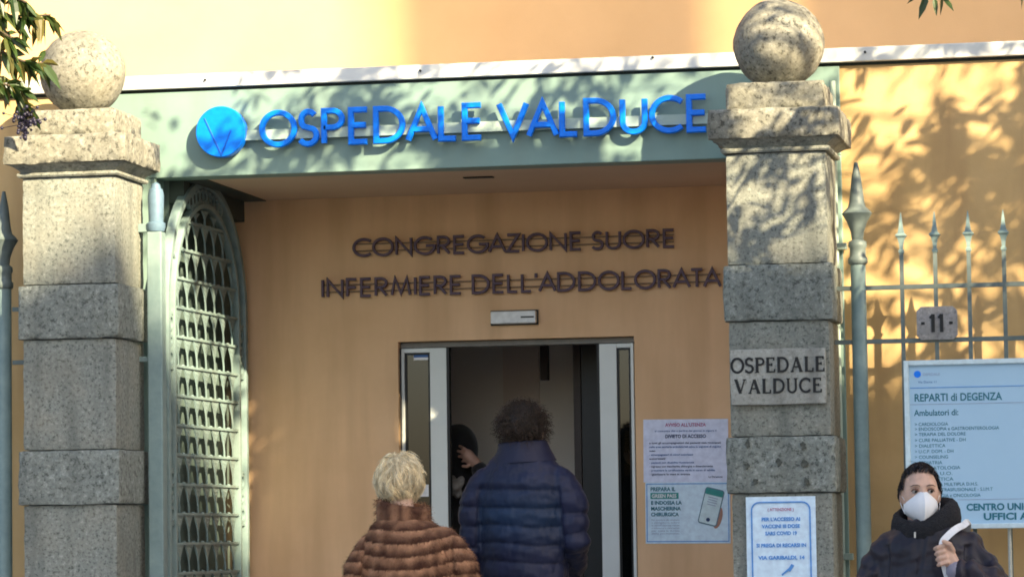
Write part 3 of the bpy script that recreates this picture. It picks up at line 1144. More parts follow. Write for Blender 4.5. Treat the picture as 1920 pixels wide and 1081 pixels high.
# ------------------------------------------------------------------ iron fence
def spear(mb, x, y, z, s=1.0, n=4):
    """spear head on a square bar, z = foot of the head"""
    prof = [(0.011, 0), (0.017, 0.006), (0.017, 0.016), (0.011, 0.022), (0.0135, 0.045), (0.019, 0.062), (0.024, 0.072), (0.034, 0.080), (0.034, 0.085), (0.020, 0.094), (0.013, 0.120), (0.007, 0.160), (0.002, 0.185)]
    return mb.lathe([(r_ * s, q * s) for r_, q in prof], (x, y, z), n, rot=PI / 4)


def big_spear(mb, x, y, z):
    prof = [(0.034, 0.0), (0.044, 0.010), (0.044, 0.030), (0.036, 0.040), (0.036, 0.075), (0.042, 0.085), (0.040, 0.105), (0.026, 0.115), (0.030, 0.150), (0.046, 0.195), (0.064, 0.225), (0.068, 0.232), (0.060, 0.243), (0.040, 0.262), (0.034, 0.285), (0.022, 0.39), (0.008, 0.462)]
    return mb.lathe(prof, (x, y, z), 12)


YFE = 0.2


def fence(name_label, x_post, xs, x0, x1, zr, group_lbl, tips=True):
    f_ = thing('iron_fence', name_label, 'fence', (x_post, YFE, ZP), 0, 'iron fences beside the gate')
    mb = MB()
    mb.lathe([(0.034, 0.0), (0.034, 2.52)], (0, 0, 0), 20)
    po = mb.build('post', IRON, f_, smooth=40)
    mb = MB()
    big_spear(mb, 0, 0, 2.515)
    mb.build('finial', IRON_DK, po, smooth=50)
    for z in zr:
        for xa, xb in x0:
            mb = MB()
            mb.box(xa - x_post, xb - x_post, -0.010, 0.010, z - ZP - 0.010, z - ZP + 0.010)
            mb.build('rail', IRON_DK, f_)
    bar = None
    for x in xs:
        if bar is None:
            mb = MB()
            mb.box(-0.009, 0.009, -0.0088, 0.0088, 0.1, 2.565)
            bar = mb.build('bar', IRON_DK, f_)
            mb = MB()
            spear(mb, 0, 0, 2.56)
            tip = mb.build('spear_tip', IRON, bar)
            cur = bar
        else:
            cur = bar.copy()
            C.objects.link(cur)
            t2 = tip.copy()
            C.objects.link(t2)
            t2.parent = cur
        cur.location = (x - x_post, 0, 0)
    return f_


xs = [at(p_, 470, YFE).x for p_ in (1690, 1753, 1816, 1882)]
dxb = (xs[-1] - xs[0]) / 3
xs += [xs[-1] + dxb * k for k in range(1, 7)]
fr = fence('green iron spear fence with thick round post to the right of the carved pillar', at(1611, 600, YFE).x, xs, [(1.87, at(1597, 600, YFE).x), (at(1625, 600, YFE).x, 3.7)], None, (2.592, 2.352), '')
xl = [-2.0 - 0.153 * k for k in range(1, 8)]
flf = fence('grey green iron spear fence and round post at the far left edge of the photo', at(8, 600, YFE).x, xl, [(-3.2, at(-8, 600, YFE).x), (at(24, 600, YFE).x, -1.87)], None, (2.601, 2.352), '')

# number plate
a, b = at(1718, 575, YFE - 0.02), at(1796, 636, YFE - 0.02)
pn = thing('house_number', 'grey clipped-corner number plate reading 11 wired to the spear fence', 'number plate', ((a.x + b.x) / 2, YFE - 0.012, (a.z + b.z) / 2))
w_, h_ = (b.x - a.x), (a.z - b.z)
ch_ = 0.02
mb = MB()
mb.prism([(-w_ / 2 + ch_, -h_ / 2), (w_ / 2 - ch_, -h_ / 2), (w_ / 2, -h_ / 2 + ch_), (w_ / 2, h_ / 2 - ch_), (w_ / 2 - ch_, h_ / 2), (-w_ / 2 + ch_, h_ / 2), (-w_ / 2, h_ / 2 - ch_), (-w_ / 2, -h_ / 2 + ch_)], -0.012, 0.0)
mb.build('plate', granite('number_plate_stone', (0.20, 0.19, 0.19), (0.30, 0.29, 0.29), (0.40, 0.39, 0.38), scale=60, b_str=0.2), pn, bevel=0.002)
roman_row('11', -0.033, 0.033, -0.04, 0.04, -0.0152, 0.014, BLACK, pn, 'digits')
for x_ in (-0.062, 0.062):
    mb = MB()
    mb.stroke([(x_ - 0.008, 0), (x_ + 0.008, 0)], 0.012, -0.0150, 0.003)
    mb.build('rivet', BLACK, pn)

# information board
YBO = 0.02
a = at(1694, 676, YBO)
b = at(1845, 990, YBO)
bx0, bz1, bz0 = a.x, a.z, b.z
bw, bh = 1.02, bz1 - bz0
bd = thing('information_board', 'pale blue hospital directory board in light metal frame standing before the spear fence', 'board', (bx0, YBO, ZP))
Z0 = bz0 - ZP
MB().box(0.022, bw - 0.022, 0.004, 0.03, Z0 + 0.022, Z0 + bh - 0.022).build('panel', BOARD, bd)
mb = MB()
mb.box(0, 0.0225, -0.012, 0.034, Z0, Z0 + bh)
mb.box(bw - 0.0225, bw, -0.012, 0.034, Z0, Z0 + bh)
mb.box(0.0225, bw - 0.0225, -0.011, 0.033, Z0 + bh - 0.0225, Z0 + bh)
mb.box(0.0225, bw - 0.0225, -0.011, 0.033, Z0, Z0 + 0.0225)
mb.build('frame', BFRAME, bd, bevel=0.003)
for x_ in (at(1893, 1040, YBO).x - bx0, 0.86):
    mb = MB()
    mb.lathe([(0.0085, 0.0), (0.0085, Z0 + 0.05)], (x_, 0.045, 0), 12)
    mb.build('post', flat('board_post', (0.45, 0.46, 0.40), 0.4), bd, smooth=40)


def bp(px, py):
    q = at(px, py, YBO)
    return q.x - bx0, q.z - ZP


x_, z_ = bp(1720, 701)
mb = MB()
mb.prism([(x_ + p_, z_ + q_) for p_, q_ in ring(0, 0, .0155, .0155, 20)], 0.0022, 0.0036)
mb.build('logo', BLUE, bd)
x_, z_ = bp(1728, 704)
text_obj('OSPEDALE', 0.017, INK_G, bd, x_ + .004, 0.0025, z_, 'LEFT', 0, .075)
x_, z_ = bp(1717, 718)
text_obj('Via Dante 11', 0.014, INK, bd, x_ + .01, 0.0025, z_, 'LEFT', 0, .08)
for y0, x1_, t_ in ((727, 1.0, .0035), (758, .62, .0022), (936, 1.0, .002)):
    x_, z_ = bp(1706 if y0 != 936 else 1795, y0)
    mb = MB()
    mb.box(x_, x1_ if y0 != 758 else .55, 0.0022, 0.0034, z_ - t_ / 2, z_ + t_ / 2)
    mb.build('rule_line', INK_L if y0 == 727 else INK_G, bd)
x_, z_ = bp(1714, 752)
text_obj('REPARTI di DEGENZA', 0.047, INK_T, bd, x_, 0.0025, z_, 'LEFT', 0.0008, bp(1878, 752)[0] - x_)
x_, z_ = bp(1714, 779)
text_obj('Ambulatori di:', 0.038, INK_T, bd, x_, 0.0025, z_, 'LEFT', 0.0004, bp(1797, 779)[0] - x_)
items = [('> CARDIOLOGIA', 1777, 794), ('> ENDOSCOPIA e GASTROENTEROLOGIA', 1873, 803), ('> TERAPIA DEL DOLORE', 1810, 813), ('> CURE PALLIATIVE - DH', 1810, 824), ('> DIALETTICA', 1772, 834.5), ('> U.C.P. DOM. - DH', 1787, 845), ('> COUNSELING', 1777, 855.5), ('> PEDIATRIA', 1766, 866), ('> REUMATOLOGIA', 1800, 876), ('> ORL e U.O.', 1785, 886.5), ('> OCULISTICA', 1787, 897), ('> CHIRURGIA MULTIPLA D.H.S.', 1833, 907), ('> MEDICINA TRASFUSIONALE - S.I.M.T', 1861, 917), ('> GINECOLOGIA e ONCOLOGIA', 1838, 928)]
for tx, px1, py in items:
    x_, z_ = bp(1715, py + 4)
    text_obj(tx, 0.0205, INK_T, bd, x_, 0.0025, z_, 'LEFT', 0.0, bp(px1, py)[0] - x_)
x_, z_ = bp(1812, 956)
text_obj('CENTRO UNICO PRENOTAZIONI', 0.041, INK_T, bd, x_, 0.0025, z_, 'LEFT', 0.0014, 0.62)
x_, z_ = bp(1844, 973.5)
text_obj('UFFICI AMMINISTRATIVI', 0.041, INK_T, bd, x_, 0.0025, z_, 'LEFT', 0.0014, 0.54)

# ------------------------------------------------------------------ gate leaf, swung inwards
G0, G1 = Vector((-1.335, 0.50, 0)), Vector((-1.30, 1.80, 0))
gl = (G1 - G0).length
gate = thing('gate_leaf', 'pale green wrought iron gate leaf with arched top standing open beside the left pillar', 'gate', (G0.x, G0.y, ZF), math.atan2(G1.y - G0.y, G1.x - G0.x))
# local: x along the leaf, y across (towards -X of the world), z up from the floor
zsp, zlow = 2.63 - ZF, 0.06
A = gl / 2


def arch(off, n=28):
    a_ = A - off
    pts = [(A - a_, zlow)] + [(A - a_, zlow + (zsp - zlow) * k / 4) for k in range(1, 4)]
    pts += [(A - a_ * math.cos(PI * i / n), zsp + a_ * 0.99 * math.sin(PI * i / n)) for i in range(n + 1)]
    pts += [(A + a_, zlow + (zsp - zlow) * k / 4) for k in range(3, -1, -1)]
    return pts


mb = MB()
mb.stroke(arch(0.018), 0.036, -0.022, 0.044, bevel=0.1)
mb.box(0.002, gl - 0.002, -0.018, 0.018, zlow - 0.03, zlow + 0.02)
mb.build('outer_frame', IRON, gate, smooth=30)
INS = 0.125
mb = MB()
mb.stroke(arch(INS), 0.026, -0.018, 0.036, bevel=0.1)
mb.box(INS, gl - INS, -0.014, 0.014, zlow + 0.12, zlow + 0.15)
mb.build('inner_frame', IRON, gate, smooth=30)
# scroll ornaments between the frames
def scroll(cx, cz, horiz):
    m_ = MB()
    r_ = 0.033
    for k in (-1, 0, 1):
        pts = ring(cx if not horiz else cx + k * 0.075, cz + k * 0.085 if not horiz else cz, r_ if k else 0.022, r_ if k else 0.022, 16)
        m_.stroke(pts, 0.014, -0.012, 0.024, True, bevel=0.1)
    if not horiz:
        m_.box(cx - 0.045, cx + 0.045, -0.011, 0.011, cz + 0.125, cz + 0.137)
        m_.box(cx - 0.045, cx + 0.045, -0.011, 0.011, cz - 0.137, cz - 0.125)
    return m_


for zc in (2.46, 1.72, 0.95):
    for cx in (0.077, gl - 0.077):
        scroll(cx, zc - ZF, False).build('scroll', IRON, gate, smooth=40)
m_ = MB()
for ang_ in (66, 72, 78, 84, 90, 96, 102, 108, 114):
    aa = math.radians(ang_)
    rr = A - 0.077
    m_.stroke(ring(A + rr * math.cos(aa), zsp + rr * 0.99 * math.sin(aa), 0.032, 0.032, 14), 0.012, -0.010, 0.02, True, bevel=0.1)
m_.build('crown_rings', IRON, gate, smooth=40)
# lattice: rows of tapering leaf-shaped bars between flat horizontal bars
x0g, x1g = INS + 0.013, gl - INS - 0.013
row = 0.141
ncol = 7
cw = (x1g - x0g) / ncol
ai = A - INS - 0.014


def ztop(x):
    d = abs(x - A)
    return zsp + 0.99 * math.sqrt(max(0, ai * ai - d * d)) if d < ai else zsp


rows_z = [zlow + 0.15 + row * k for k in range(0, 23)]
for z in rows_z:
    xa, xb = x0g, x1g
    if z > zsp:
        hh_ = math.sqrt(max(0.0, ai * ai - ((z - zsp) / 0.99) ** 2)) if (z - zsp) / 0.99 < ai else 0
        xa, xb = A - hh_, A + hh_
        if xb - xa < 0.1:
            continue
    m_ = MB()
    m_.box(xa, xb, -0.012, 0.012, z - 0.006, z + 0.006)
    for i in range(ncol + 1):
        x = x0g + cw * i
        if xa + 0.01 < x < xb - 0.01:
            m_.ball((x, 0, z), 0.013, 8, 6)
    m_.build('lattice_rail', IRON, gate, smooth=50)
for i in range(ncol):
    x = x0g + cw * (i + 0.5)
    m_ = MB()
    for z in rows_z:
        zt = min(z + row, ztop(x) - 0.004)
        if zt - z < 0.05:
            continue
        # twisted flat bar: broad at the upper end, edge-on at the lower
        nseg = 6
        ringv = []
        for k in range(nseg + 1):
            f_ = k / nseg
            wd = 0.013 + (cw * 0.41 - 0.013) * f_
            ta = 0.5 * (1 - f_)
            th = 0.004
            zc = z + 0.006 + (zt - z - 0.012) * f_
            cx_, sx_ = math.cos(ta), math.sin(ta)
            ringv += [(x - wd * cx_ - th * sx_, -wd * sx_ + th * cx_, zc), (x + wd * cx_ - th * sx_, wd * sx_ + th * cx_, zc), (x + wd * cx_ + th * sx_, wd * sx_ - th * cx_, zc), (x - wd * cx_ + th * sx_, -wd * sx_ - th * cx_, zc)]
        fs = [(3, 2, 1, 0), tuple(4 * nseg + j for j in range(4))]
        for k in range(nseg):
            for j in range(4):
                fs.append((4 * k + j, 4 * k + (j + 1) % 4, 4 * k + 4 + (j + 1) % 4, 4 * k + 4 + j))
        m_.add(ringv, fs)
    m_.build('twisted_bar', IRON, gate)


def hinge_post(x, y, label):
    hp = thing('hinge_post', label, 'post', (x, y, ZF))
    MB().box(-0.036, 0.036, -0.036, 0.036, 0.0, 2.66).build('shaft', IRON, hp, bevel=0.006)
    m1 = MB()
    m1.lathe([(0.040, 2.662), (0.046, 2.68), (0.046, 2.70), (0.036, 2.706), (0.040, 2.83), (0.034, 2.86), (0.026, 2.865), (0.020, 2.885), (0.004, 2.895)], (0, 0, 0), 10)
    m1.build('cap', flat('post_cap_paint', (0.11, 0.18, 0.25), 0.5), hp, smooth=40)
    m1 = MB()
    m1.box(-0.10 if x < 0 else 0.037, -0.037 if x < 0 else 0.10, -0.02, 0.02, 2.66, 2.70)
    m1.box(-0.10 if x < 0 else 0.037, -0.037 if x < 0 else 0.10, -0.015, 0.015, 2.05, 2.075)
    m1.build('wall_tie', IRON, hp, bevel=0.003)
    return hp


hinge_post(-1.335, 0.38, 'square green gate post with rounded cap between left pillar and open gate leaf')
# slim pale drain pipe behind the right pillar
q = at(1568, 500, 0.60)
dp = thing('drain_pipe', 'slim pale green pipe running down the wall edge behind the carved pillar', 'pipe', (q.x, 0.60, ZP))
mb = MB()
mb.lathe([(0.014, 0.0), (0.014, 3.4)], (0, 0, 0), 14)
mb.build('pipe', RAIL, dp, smooth=40)
for z in (1.2, 2.62):
    mb = MB()
    mb.box(-0.022, 0.05, -0.018, 0.035, z, z + 0.03)
    mb.build('clip', RAIL, dp, bevel=0.003)
# ------------------------------------------------------------------ people
SKIN = flat('skin', (0.60, 0.385, 0.285), 0.5, sss=0.12)
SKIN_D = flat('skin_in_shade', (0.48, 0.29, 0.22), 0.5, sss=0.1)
NAVY = col_attr('navy_quilted_nylon', rough=0.5, sheen=0.03, spec=0.3, b_scale=55, b_str=0.35)
FUR = col_attr('mink_fur', rough=0.8, sheen=0.04, spec=0.2, b_scale=160, b_str=0.6)
HAIRC = col_attr('hair', rough=0.5, spec=0.35)
COATP = col_attr('dark_plum_coat', rough=0.48, sheen=0.03, spec=0.35, b_scale=40, b_str=0.2)
BLACKC = flat('black_cloth', (0.012, 0.012, 0.013), 0.85, sheen=0.2)
FLEECE = mottled('black_fleece', (0.008, 0.008, 0.010), (0.018, 0.018, 0.021), scale=60, rough=0.95, b_scale=140, b_str=1.0, b_dist=0.006)
TROUS = flat('dark_trousers', (0.02, 0.02, 0.026), 0.8)
SHOE = flat('dark_shoe', (0.015, 0.013, 0.012), 0.4)
MASKM = mottled('white_mask', (0.74, 0.75, 0.76), (0.80, 0.80, 0.81), scale=20, rough=0.8, b_scale=200, b_str=0.2)
STRAPM = flat('white_strap', (0.72, 0.73, 0.75), 0.6)
EYEW = flat('eye_white', (0.36, 0.32, 0.29), 0.4)
IRIS = flat('dark_iris', (0.02, 0.012, 0.008), 0.2)
SCARF = mottled('grey_scarf', (0.20, 0.19, 0.18), (0.34, 0.33, 0.31), scale=25, rough=0.95, b_scale=90, b_str=0.8)


def skinlink(name, me, mat, parent, colors=None):
    return link(name, me, mat, parent, 180, 0, colors)


def ribbons(paths, widths, mb=None):
    """flat tapering hair strands; paths: list of (m,3) arrays"""
    mb = mb or MB()
    for P_, w_ in zip(paths, widths):
        m_ = len(P_)
        d = np.gradient(P_, axis=0)
        d /= np.linalg.norm(d, axis=1, keepdims=True) + 1e-9
        ref = rng.normal(size=3)
        s = np.cross(d, ref)
        s /= np.linalg.norm(s, axis=1, keepdims=True) + 1e-9
        tp = np.linspace(1, .25, m_)[:, None] * w_ / 2
        a_, b_ = P_ - s * tp, P_ + s * tp
        vs = np.stack([a_, b_], 1).reshape(-1, 3)
        mb.add(vs, [(2 * i, 2 * i + 1, 2 * i + 3, 2 * i + 2) for i in range(m_ - 1)])
    return mb


def leg_parts(t, hip_w, hip_z, foot_y=-0.0, mat=TROUS, facing=1, r_=(.085, .062, .05)):
    m_ = MB()
    for s in (-1, 1):
        m_.capsule([(s * hip_w, 0, hip_z), (s * hip_w * 1.02, facing * .015, hip_z * .52), (s * hip_w * 1.03, 0, .09)], r_, 14)
    m_.loft([(0, 0, hip_z - .10, .13, .09), (0, 0, hip_z + .02, .165, .115), (0, 0, hip_z + .12, .16, .11)], 20)
    me = fuse(m_, .014, 8)
    skinlink('trousers', me, mat, t)
    for s in (-1, 1):
        q = MB()
        q.capsule([(s * hip_w * 1.03, -facing * .05, .045), (s * hip_w * 1.08, facing * .09, .038), (s * hip_w * 1.1, facing * .15, .032)], (.043, .045, .036), 12)
        me = fuse(q, .010, 5)
        a_, _ = coords(me)
        a_[:, 2] = np.maximum(a_[:, 2], 0.004)
        set_coords(me, a_)
        skinlink('shoe', me, SHOE, t)


def neck_head(c, r_, neck_to, mat, t, name='body', ears=True, back=1):
    """plain head seen from behind, on its neck; back=+1 when the person looks towards +Y"""
    m_ = MB()
    c = Vector(c)
    m_.ball(c + Vector((0, 0, .02)), 1.0, 28, 18, (r_ * .80, r_ * .98, r_ * 1.05))
    m_.ball(c + Vector((0, back * .035, -.055)), 1.0, 24, 14, (r_ * .62, r_ * .62, r_ * .80))
    m_.ball(c + Vector((0, back * .105, -.02)), 1.0, 12, 8, (.014, .02, .024))
    m_.capsule([c + Vector((0, -back * .015, -.03)), Vector(neck_to)], (r_ * .54, r_ * .60), 16)
    if ears:
        for s in (-1, 1):
            m_.ball(c + Vector((s * r_ * .80, 0, -.012)), 1.0, 12, 8, (.011, .02, .032))
    me = fuse(m_, .007, 5)
    return skinlink(name, me, mat, t)


# ---- man in the quilted navy jacket, seen from behind
mx = at(981, 900, .3).x
man = thing('person', 'person from behind with bushy curly dark hair and quilted navy jacket entering the doorway', 'person', (mx, 0.30, ZF), math.radians(-4), 'people at the entrance')
neck_head((0, .015, 1.685), .108, (0, -.01, 1.50), SKIN, man)
leg_parts(man, .095, .86)
m_ = MB()
m_.loft([(0, 0, .70, .205, .145), (0, 0, .80, .212, .150), (0, 0, .95, .205, .146), (0, 0, 1.12, .200, .145), (0, 0, 1.28, .205, .145), (0, -.005, 1.38, .205, .140), (0, -.008, 1.46, .200, .128), (0, -.008, 1.52, .175, .112), (0, -.005, 1.555, .150, .100), (0, .0, 1.59, .118, .094), (0, .0, 1.62, .094, .09)], 32)
for s, el, wr in ((-1, (-.226, -.015, 1.16), (-.21, .07, .93)), (1, (.243, -.02, 1.19), (.18, .20, 1.06))):
    m_.capsule([(s * .172, -.005, 1.455), (s * .224, -.008, 1.35), el, wr], (.073, .078, .069, .056), 18)
me = fuse(m_, .0075, 10)
a_, nn = coords(me)
# quilting: stitched channels across back and sleeves
ax = np.abs(a_[:, 0])
arm = np.clip((ax - .176 - np.clip(1.44 - a_[:, 2], -.2, .25) * .06) / .02, 0, 1)
armside = np.sign(a_[:, 0])
zb = a_[:, 2] + .006 * np.sin(a_[:, 0] * 9) + .010 * nz(a_, 5, 2.)
za = a_[:, 2] - .10 * (ax - .24) + .02 * armside + .01 * nz(a_, 5, 4.)
pitch = .0815
body_z0, top_seam = .405 + ZF * 0, 1.325


def puff(z, z0, p_):
    f_ = np.abs(np.sin(PI * (z - z0) / p_))
    return f_ ** .38


seam0 = at(981, 917, .17).z - ZF
pb = np.where(zb < seam0, puff(zb, seam0, pitch), 1.0 - .55 * np.exp(-((zb - seam0) / .016) ** 2))
pa = np.where(za < 1.40, puff(za, 1.33, .095), 1.0)
pf = pb * (1 - arm) + pa * arm
edge_ = np.exp(-((arm - .5) / .22) ** 2) * (a_[:, 2] < 1.43) * (a_[:, 2] > .9)
wr_ = nz(a_ * np.array([1, 1, 2.2]), 16, 1.0) * .0045 + nz(a_ * np.array([2.5, 1, 1]), 9, 8.0) * .004 + nz(a_ * np.array([1.6, 1, .7]), 34, 5.) * .0028 + nz(a_ * np.array([2.2, 1.2, .5]), 40, 3.) * .004 * (1 - pf)
hor = np.sqrt(np.clip(1 - nn[:, 2] ** 2, 0, 1))
colm = np.clip((1.50 - a_[:, 2]) / .05, 0, 1)
a_ += nn * ((-.011 + .017 * pf) * hor * colm + wr_ - .012 * edge_)[:, None]
set_coords(me, a_)
sh = .80 + .25 * nz(a_, 6, 3.) + .18 * (pf - .6)
stripe = np.clip(1 - np.abs(a_[:, 2] - (seam0 - .11)) / .2, 0, 1) * (1 - arm)
colr = np.stack([(.0140 - .005 * stripe) * sh, (.0180 + .009 * stripe) * sh, (.052 + .018 * stripe) * sh, np.ones(len(a_))], 1)
skinlink('jacket', me, NAVY, man, colr)
# tall turned-up collar, open at the top
m_ = MB()
n_ = 40
prof = [(1.545, .160, .112), (1.575, .140, .108), (1.600, .124, .104), (1.62, .116, .102), (1.635, .112, .100), (1.640, .104, .095), (1.633, .092, .088), (1.60, .088, .087), (1.54, .092, .089)]
m_.add([((rx + .004 * math.sin(a * 3 + z * 40)) * math.cos(a), -.002 + (ry + .004 * math.cos(a * 4)) * math.sin(a), z + .012 * math.cos(a + 1.0) + .012 * math.sin(a)) for z, rx, ry in prof for a in [2 * PI * k / n_ for k in range(n_)]],
       [(i * n_ + k, i * n_ + (k + 1) % n_, (i + 1) * n_ + (k + 1) % n_, (i + 1) * n_ + k) for i in range(len(prof) - 1) for k in range(n_)])
vz = np.array(m_.v)
o = m_.build('collar', NAVY, man, smooth=180, colors=np.stack([np.full(len(vz), .0125), np.full(len(vz), .0140), np.full(len(vz), .041), np.ones(len(vz))], 1))
# hands
for s, wr, d in ((-1, Vector((-.222, .085, .87)), Vector((.02, .10, -1))), (1, Vector((.175, .235, 1.045)), Vector((-.5, .8, -.2)))):
    d.normalize()
    m_ = MB()
    sd = d.cross(Vector((0, 0, 1) if abs(d.z) < .8 else (0, 1, 0))).normalized()
    m_.capsule([wr, wr + d * .05], (.028, .036), 12)
    for k in range(4):
        f0 = wr + d * .075 + sd * (k - 1.5) * .018
        f1 = f0 + d * (.04, .047, .044, .034)[k] + Vector((0, .012, 0))
        m_.capsule([f0, f1, f1 + d * .02 + Vector((0, .018, .004))], (.0095, .0088, .0078), 8)
    m_.capsule([wr + d * .03 + sd * .03, wr + d * .062 + sd * .048, wr + d * .085 + sd * .05], (.011, .010, .008), 8)
    me = fuse(m_, .004, 3)
    skinlink('hand', me, SKIN, man)
# curls
hc = np.array([0.0, .010, 1.706])
paths, wds, cols = [], [], []
for i in range(2600):
    v_ = rng.normal(size=3)
    v_ /= np.linalg.norm(v_)
    if v_[2] < -.80 or (v_[1] > .55 and v_[2] < .1):
        continue
    q = v_ * np.array([.096, .112, .112]) * rng.uniform(.84, 1.0) + hc
    out = v_ * np.array([1, 1, .85])
    Lh = rng.uniform(.03, .055) * (1.15 if v_[2] > -.2 else .95)
    nseg = 11
    f_ = np.linspace(0, 1, nseg)
    e1 = np.cross(out, rng.normal(size=3))
    e1 /= np.linalg.norm(e1)
    e2 = np.cross(out, e1)
    ph_, rr, tn = rng.uniform(0, 6.28), rng.uniform(.005, .010), rng.uniform(1.0, 2.0)
    pth = q + np.outer(f_ * Lh, out) + rr * (np.outer(np.cos(ph_ + 6.28 * tn * f_), e1) + np.outer(np.sin(ph_ + 6.28 * tn * f_), e2)) + np.outer(f_ ** 2, [0, 0, -.014])
    paths.append(pth)
    wds.append(rng.uniform(.0022, .0042))
    b_ = rng.uniform(.6, 1.5)
    cols.append(np.tile([.043 * b_, .028 * b_, .019 * b_, 1], (nseg * 2, 1)))
hb = ribbons(paths, wds)
hair = hb.build('hair', HAIRC, man, colors=np.concatenate(cols), recalc=False)
m_ = MB()
m_.ball(hc + np.array([0, .0, .010]), 1, 28, 18, (.098, .116, .112))
vv = [q for q in m_.v]
m_.v = [tuple(Vector(q) + (Vector(q) - Vector(hc)).normalized() * .006 * mnoise.noise(Vector(q) * 40)) for q in vv]
o = m_.build('hair_mass', HAIRC, man, smooth=180, colors=np.tile([.016, .011, .008, 1], (len(vv), 1)))
o.parent = hair

# ---- woman in the banded fur coat, seen from behind
fx = at(768, 1000, -.2).x
fur = thing('person', 'person from behind with short blond hair and brown banded fur coat walking to the door', 'person', (fx, -0.20, ZF - .02), math.radians(6), 'people at the entrance')
hx = at(747, 900, -.2).x - fx
neck_head((hx + .005, .05, 1.475), .098, (hx * .6, .01, 1.28), SKIN, fur)
leg_parts(fur, .085, .74, r_=(.08, .058, .042))
m_ = MB()
m_.loft([(0, 0, .48, .235, .19), (0, 0, .62, .238, .19), (0, 0, .85, .228, .18), (0, 0, 1.02, .218, .168), (0, 0, 1.14, .210, .155), (-.005, 0, 1.22, .200, .142), (-.018, .005, 1.275, .165, .122), (-.035, .01, 1.31, .120, .105)], 32)
for s, el, wr in ((-1, (-.232, .0, .98), (-.22, .12, .77)), (1, (.250, .035, 1.0), (.235, .19, .86))):
    m_.capsule([(s * .165 - .008, .0, 1.185 + s * .012), (s * .222, .0, 1.10 + s * .012), el, wr], (.080, .086, .078, .070), 18)
me = fuse(m_, .0075, 10)
a_, nn = coords(me)
ax = np.abs(a_[:, 0])
arm = np.clip((ax - .192 - np.clip(1.2 - a_[:, 2], -.1, .25) * .07) / .02, 0, 1)
zz = a_[:, 2] - .16 * a_[:, 0] ** 2 / .04 * .16 - .045 * a_[:, 0] + .006 * nz(a_, 5, 9.)
zarm = a_[:, 2] + .02 - .05 * np.sign(a_[:, 0]) * (a_[:, 0] - .22 * np.sign(a_[:, 0])) + .008 * nz(a_, 6, 1.)
zc = np.where(arm > .5, zarm, zz)
PB = .0575
ph_ = ((zc - 1.285 + .2) / PB)
fr_ = ph_ - np.floor(ph_)
bandi = np.floor(ph_)
prof_ = np.sin(PI * np.clip(fr_, 0, 1)) ** .6
hor = np.sqrt(np.clip(1 - nn[:, 2] ** 2, 0.05, 1))
edge_ = np.exp(-((arm - .5) / .22) ** 2) * (a_[:, 2] < 1.2)
a_[:, 0] *= .965
a_ += nn * ((-.002 + .0038 * prof_) * hor * (a_[:, 2] < 1.275) + .004 * nz(a_, 22, 5.) - .012 * edge_)[:, None]
set_coords(me, a_)
# pelts: each band dark in the middle, light guard-hair edge; short vertical joins
seg = np.array([mnoise.noise(Vector((x * 22 + b * 7.7, b * 3.1, 0))) for x, b in zip(a_[:, 0], bandi)])
lt = np.clip(.42 + 1.0 * (fr_ - .45) + .42 * seg + .3 * nz(a_, 30, 2.), 0.04, 1.2)
dk, lg = np.array([.070, .027, .015]), np.array([.47, .245, .135])
colf = dk + (lg - dk) * lt[:, None] ** 1.5
colf = np.concatenate([colf, np.ones((len(a_), 1))], 1)
coat = skinlink('fur_coat', me, FUR, fur, colf)


def fur_tufts(me_c, nn_c, col_c, count, ln, name, parent, down=.75):
    k = rng.integers(0, len(me_c), count)
    root, n0 = me_c[k], nn_c[k]
    d = n0 * .75 + rng.normal(size=(count, 3)) * .28 + np.array([0, 0, -down])
    d /= np.linalg.norm(d, axis=1, keepdims=True)
    sd = np.cross(d, rng.normal(size=(count, 3)))
    sd /= np.linalg.norm(sd, axis=1, keepdims=True)
    L_ = rng.uniform(.6, 1.2, (count, 1)) * ln
    V_ = np.stack([root - sd * .0011, root + sd * .0011, root + d * L_ + np.array([0, 0, -.003])], 1).reshape(-1, 3)
    mb_ = MB()
    mb_.v = [tuple(q) for q in V_]
    mb_.f = [(3 * i, 3 * i + 1, 3 * i + 2) for i in range(count)]
    cc = np.repeat(col_c[k], 3, axis=0) * rng.uniform(.75, 1.35, (count, 1)).repeat(3, 0)
    cc[:, 3] = 1
    return mb_.build(name, FUR, parent, colors=cc, recalc=False)


_, nn = coords(me)
fur_tufts(a_ - nn * .002, nn, colf, 48000, .020, 'fur_pile', coat)
# stand-up fur collar
m_ = MB()
n_ = 44
prof = [(1.262, .150, .125), (1.29, .132, .116), (1.33, .120, .112), (1.36, .119, .112), (1.378, .114, .108), (1.384, .102, .098), (1.375, .088, .088), (1.34, .086, .086)]
hx2 = hx * .62
m_.add([(hx2 * min(1, (z - 1.24) / .08) + (rx + .002 * math.sin(a * 9)) * math.cos(a), .018 + (ry + .002 * math.cos(a * 9)) * math.sin(a), z - .018 * math.cos(a) + .01 * math.sin(a)) for z, rx, ry in prof for a in [2 * PI * k / n_ for k in range(n_)]],
       [(i * n_ + k, i * n_ + (k + 1) % n_, (i + 1) * n_ + (k + 1) % n_, (i + 1) * n_ + k) for i in range(len(prof) - 1) for k in range(n_)])
vv = np.array(m_.v)
an = np.arctan2(vv[:, 1] - .018, vv[:, 0] - hx2)
lt = np.clip(.42 + .24 * np.sin(an * 9 + 1.2 * np.sin(an * 4)) + .4 * nz(vv, 25, 3.), 0.05, 1.1)
cc = np.concatenate([dk + (lg - dk) * lt[:, None] ** 1.5, np.ones((len(vv), 1))], 1)
o = m_.build('fur_collar', FUR, fur, smooth=180, colors=cc)
_, nn = coords(o.data)
sel = np.arange(len(vv))
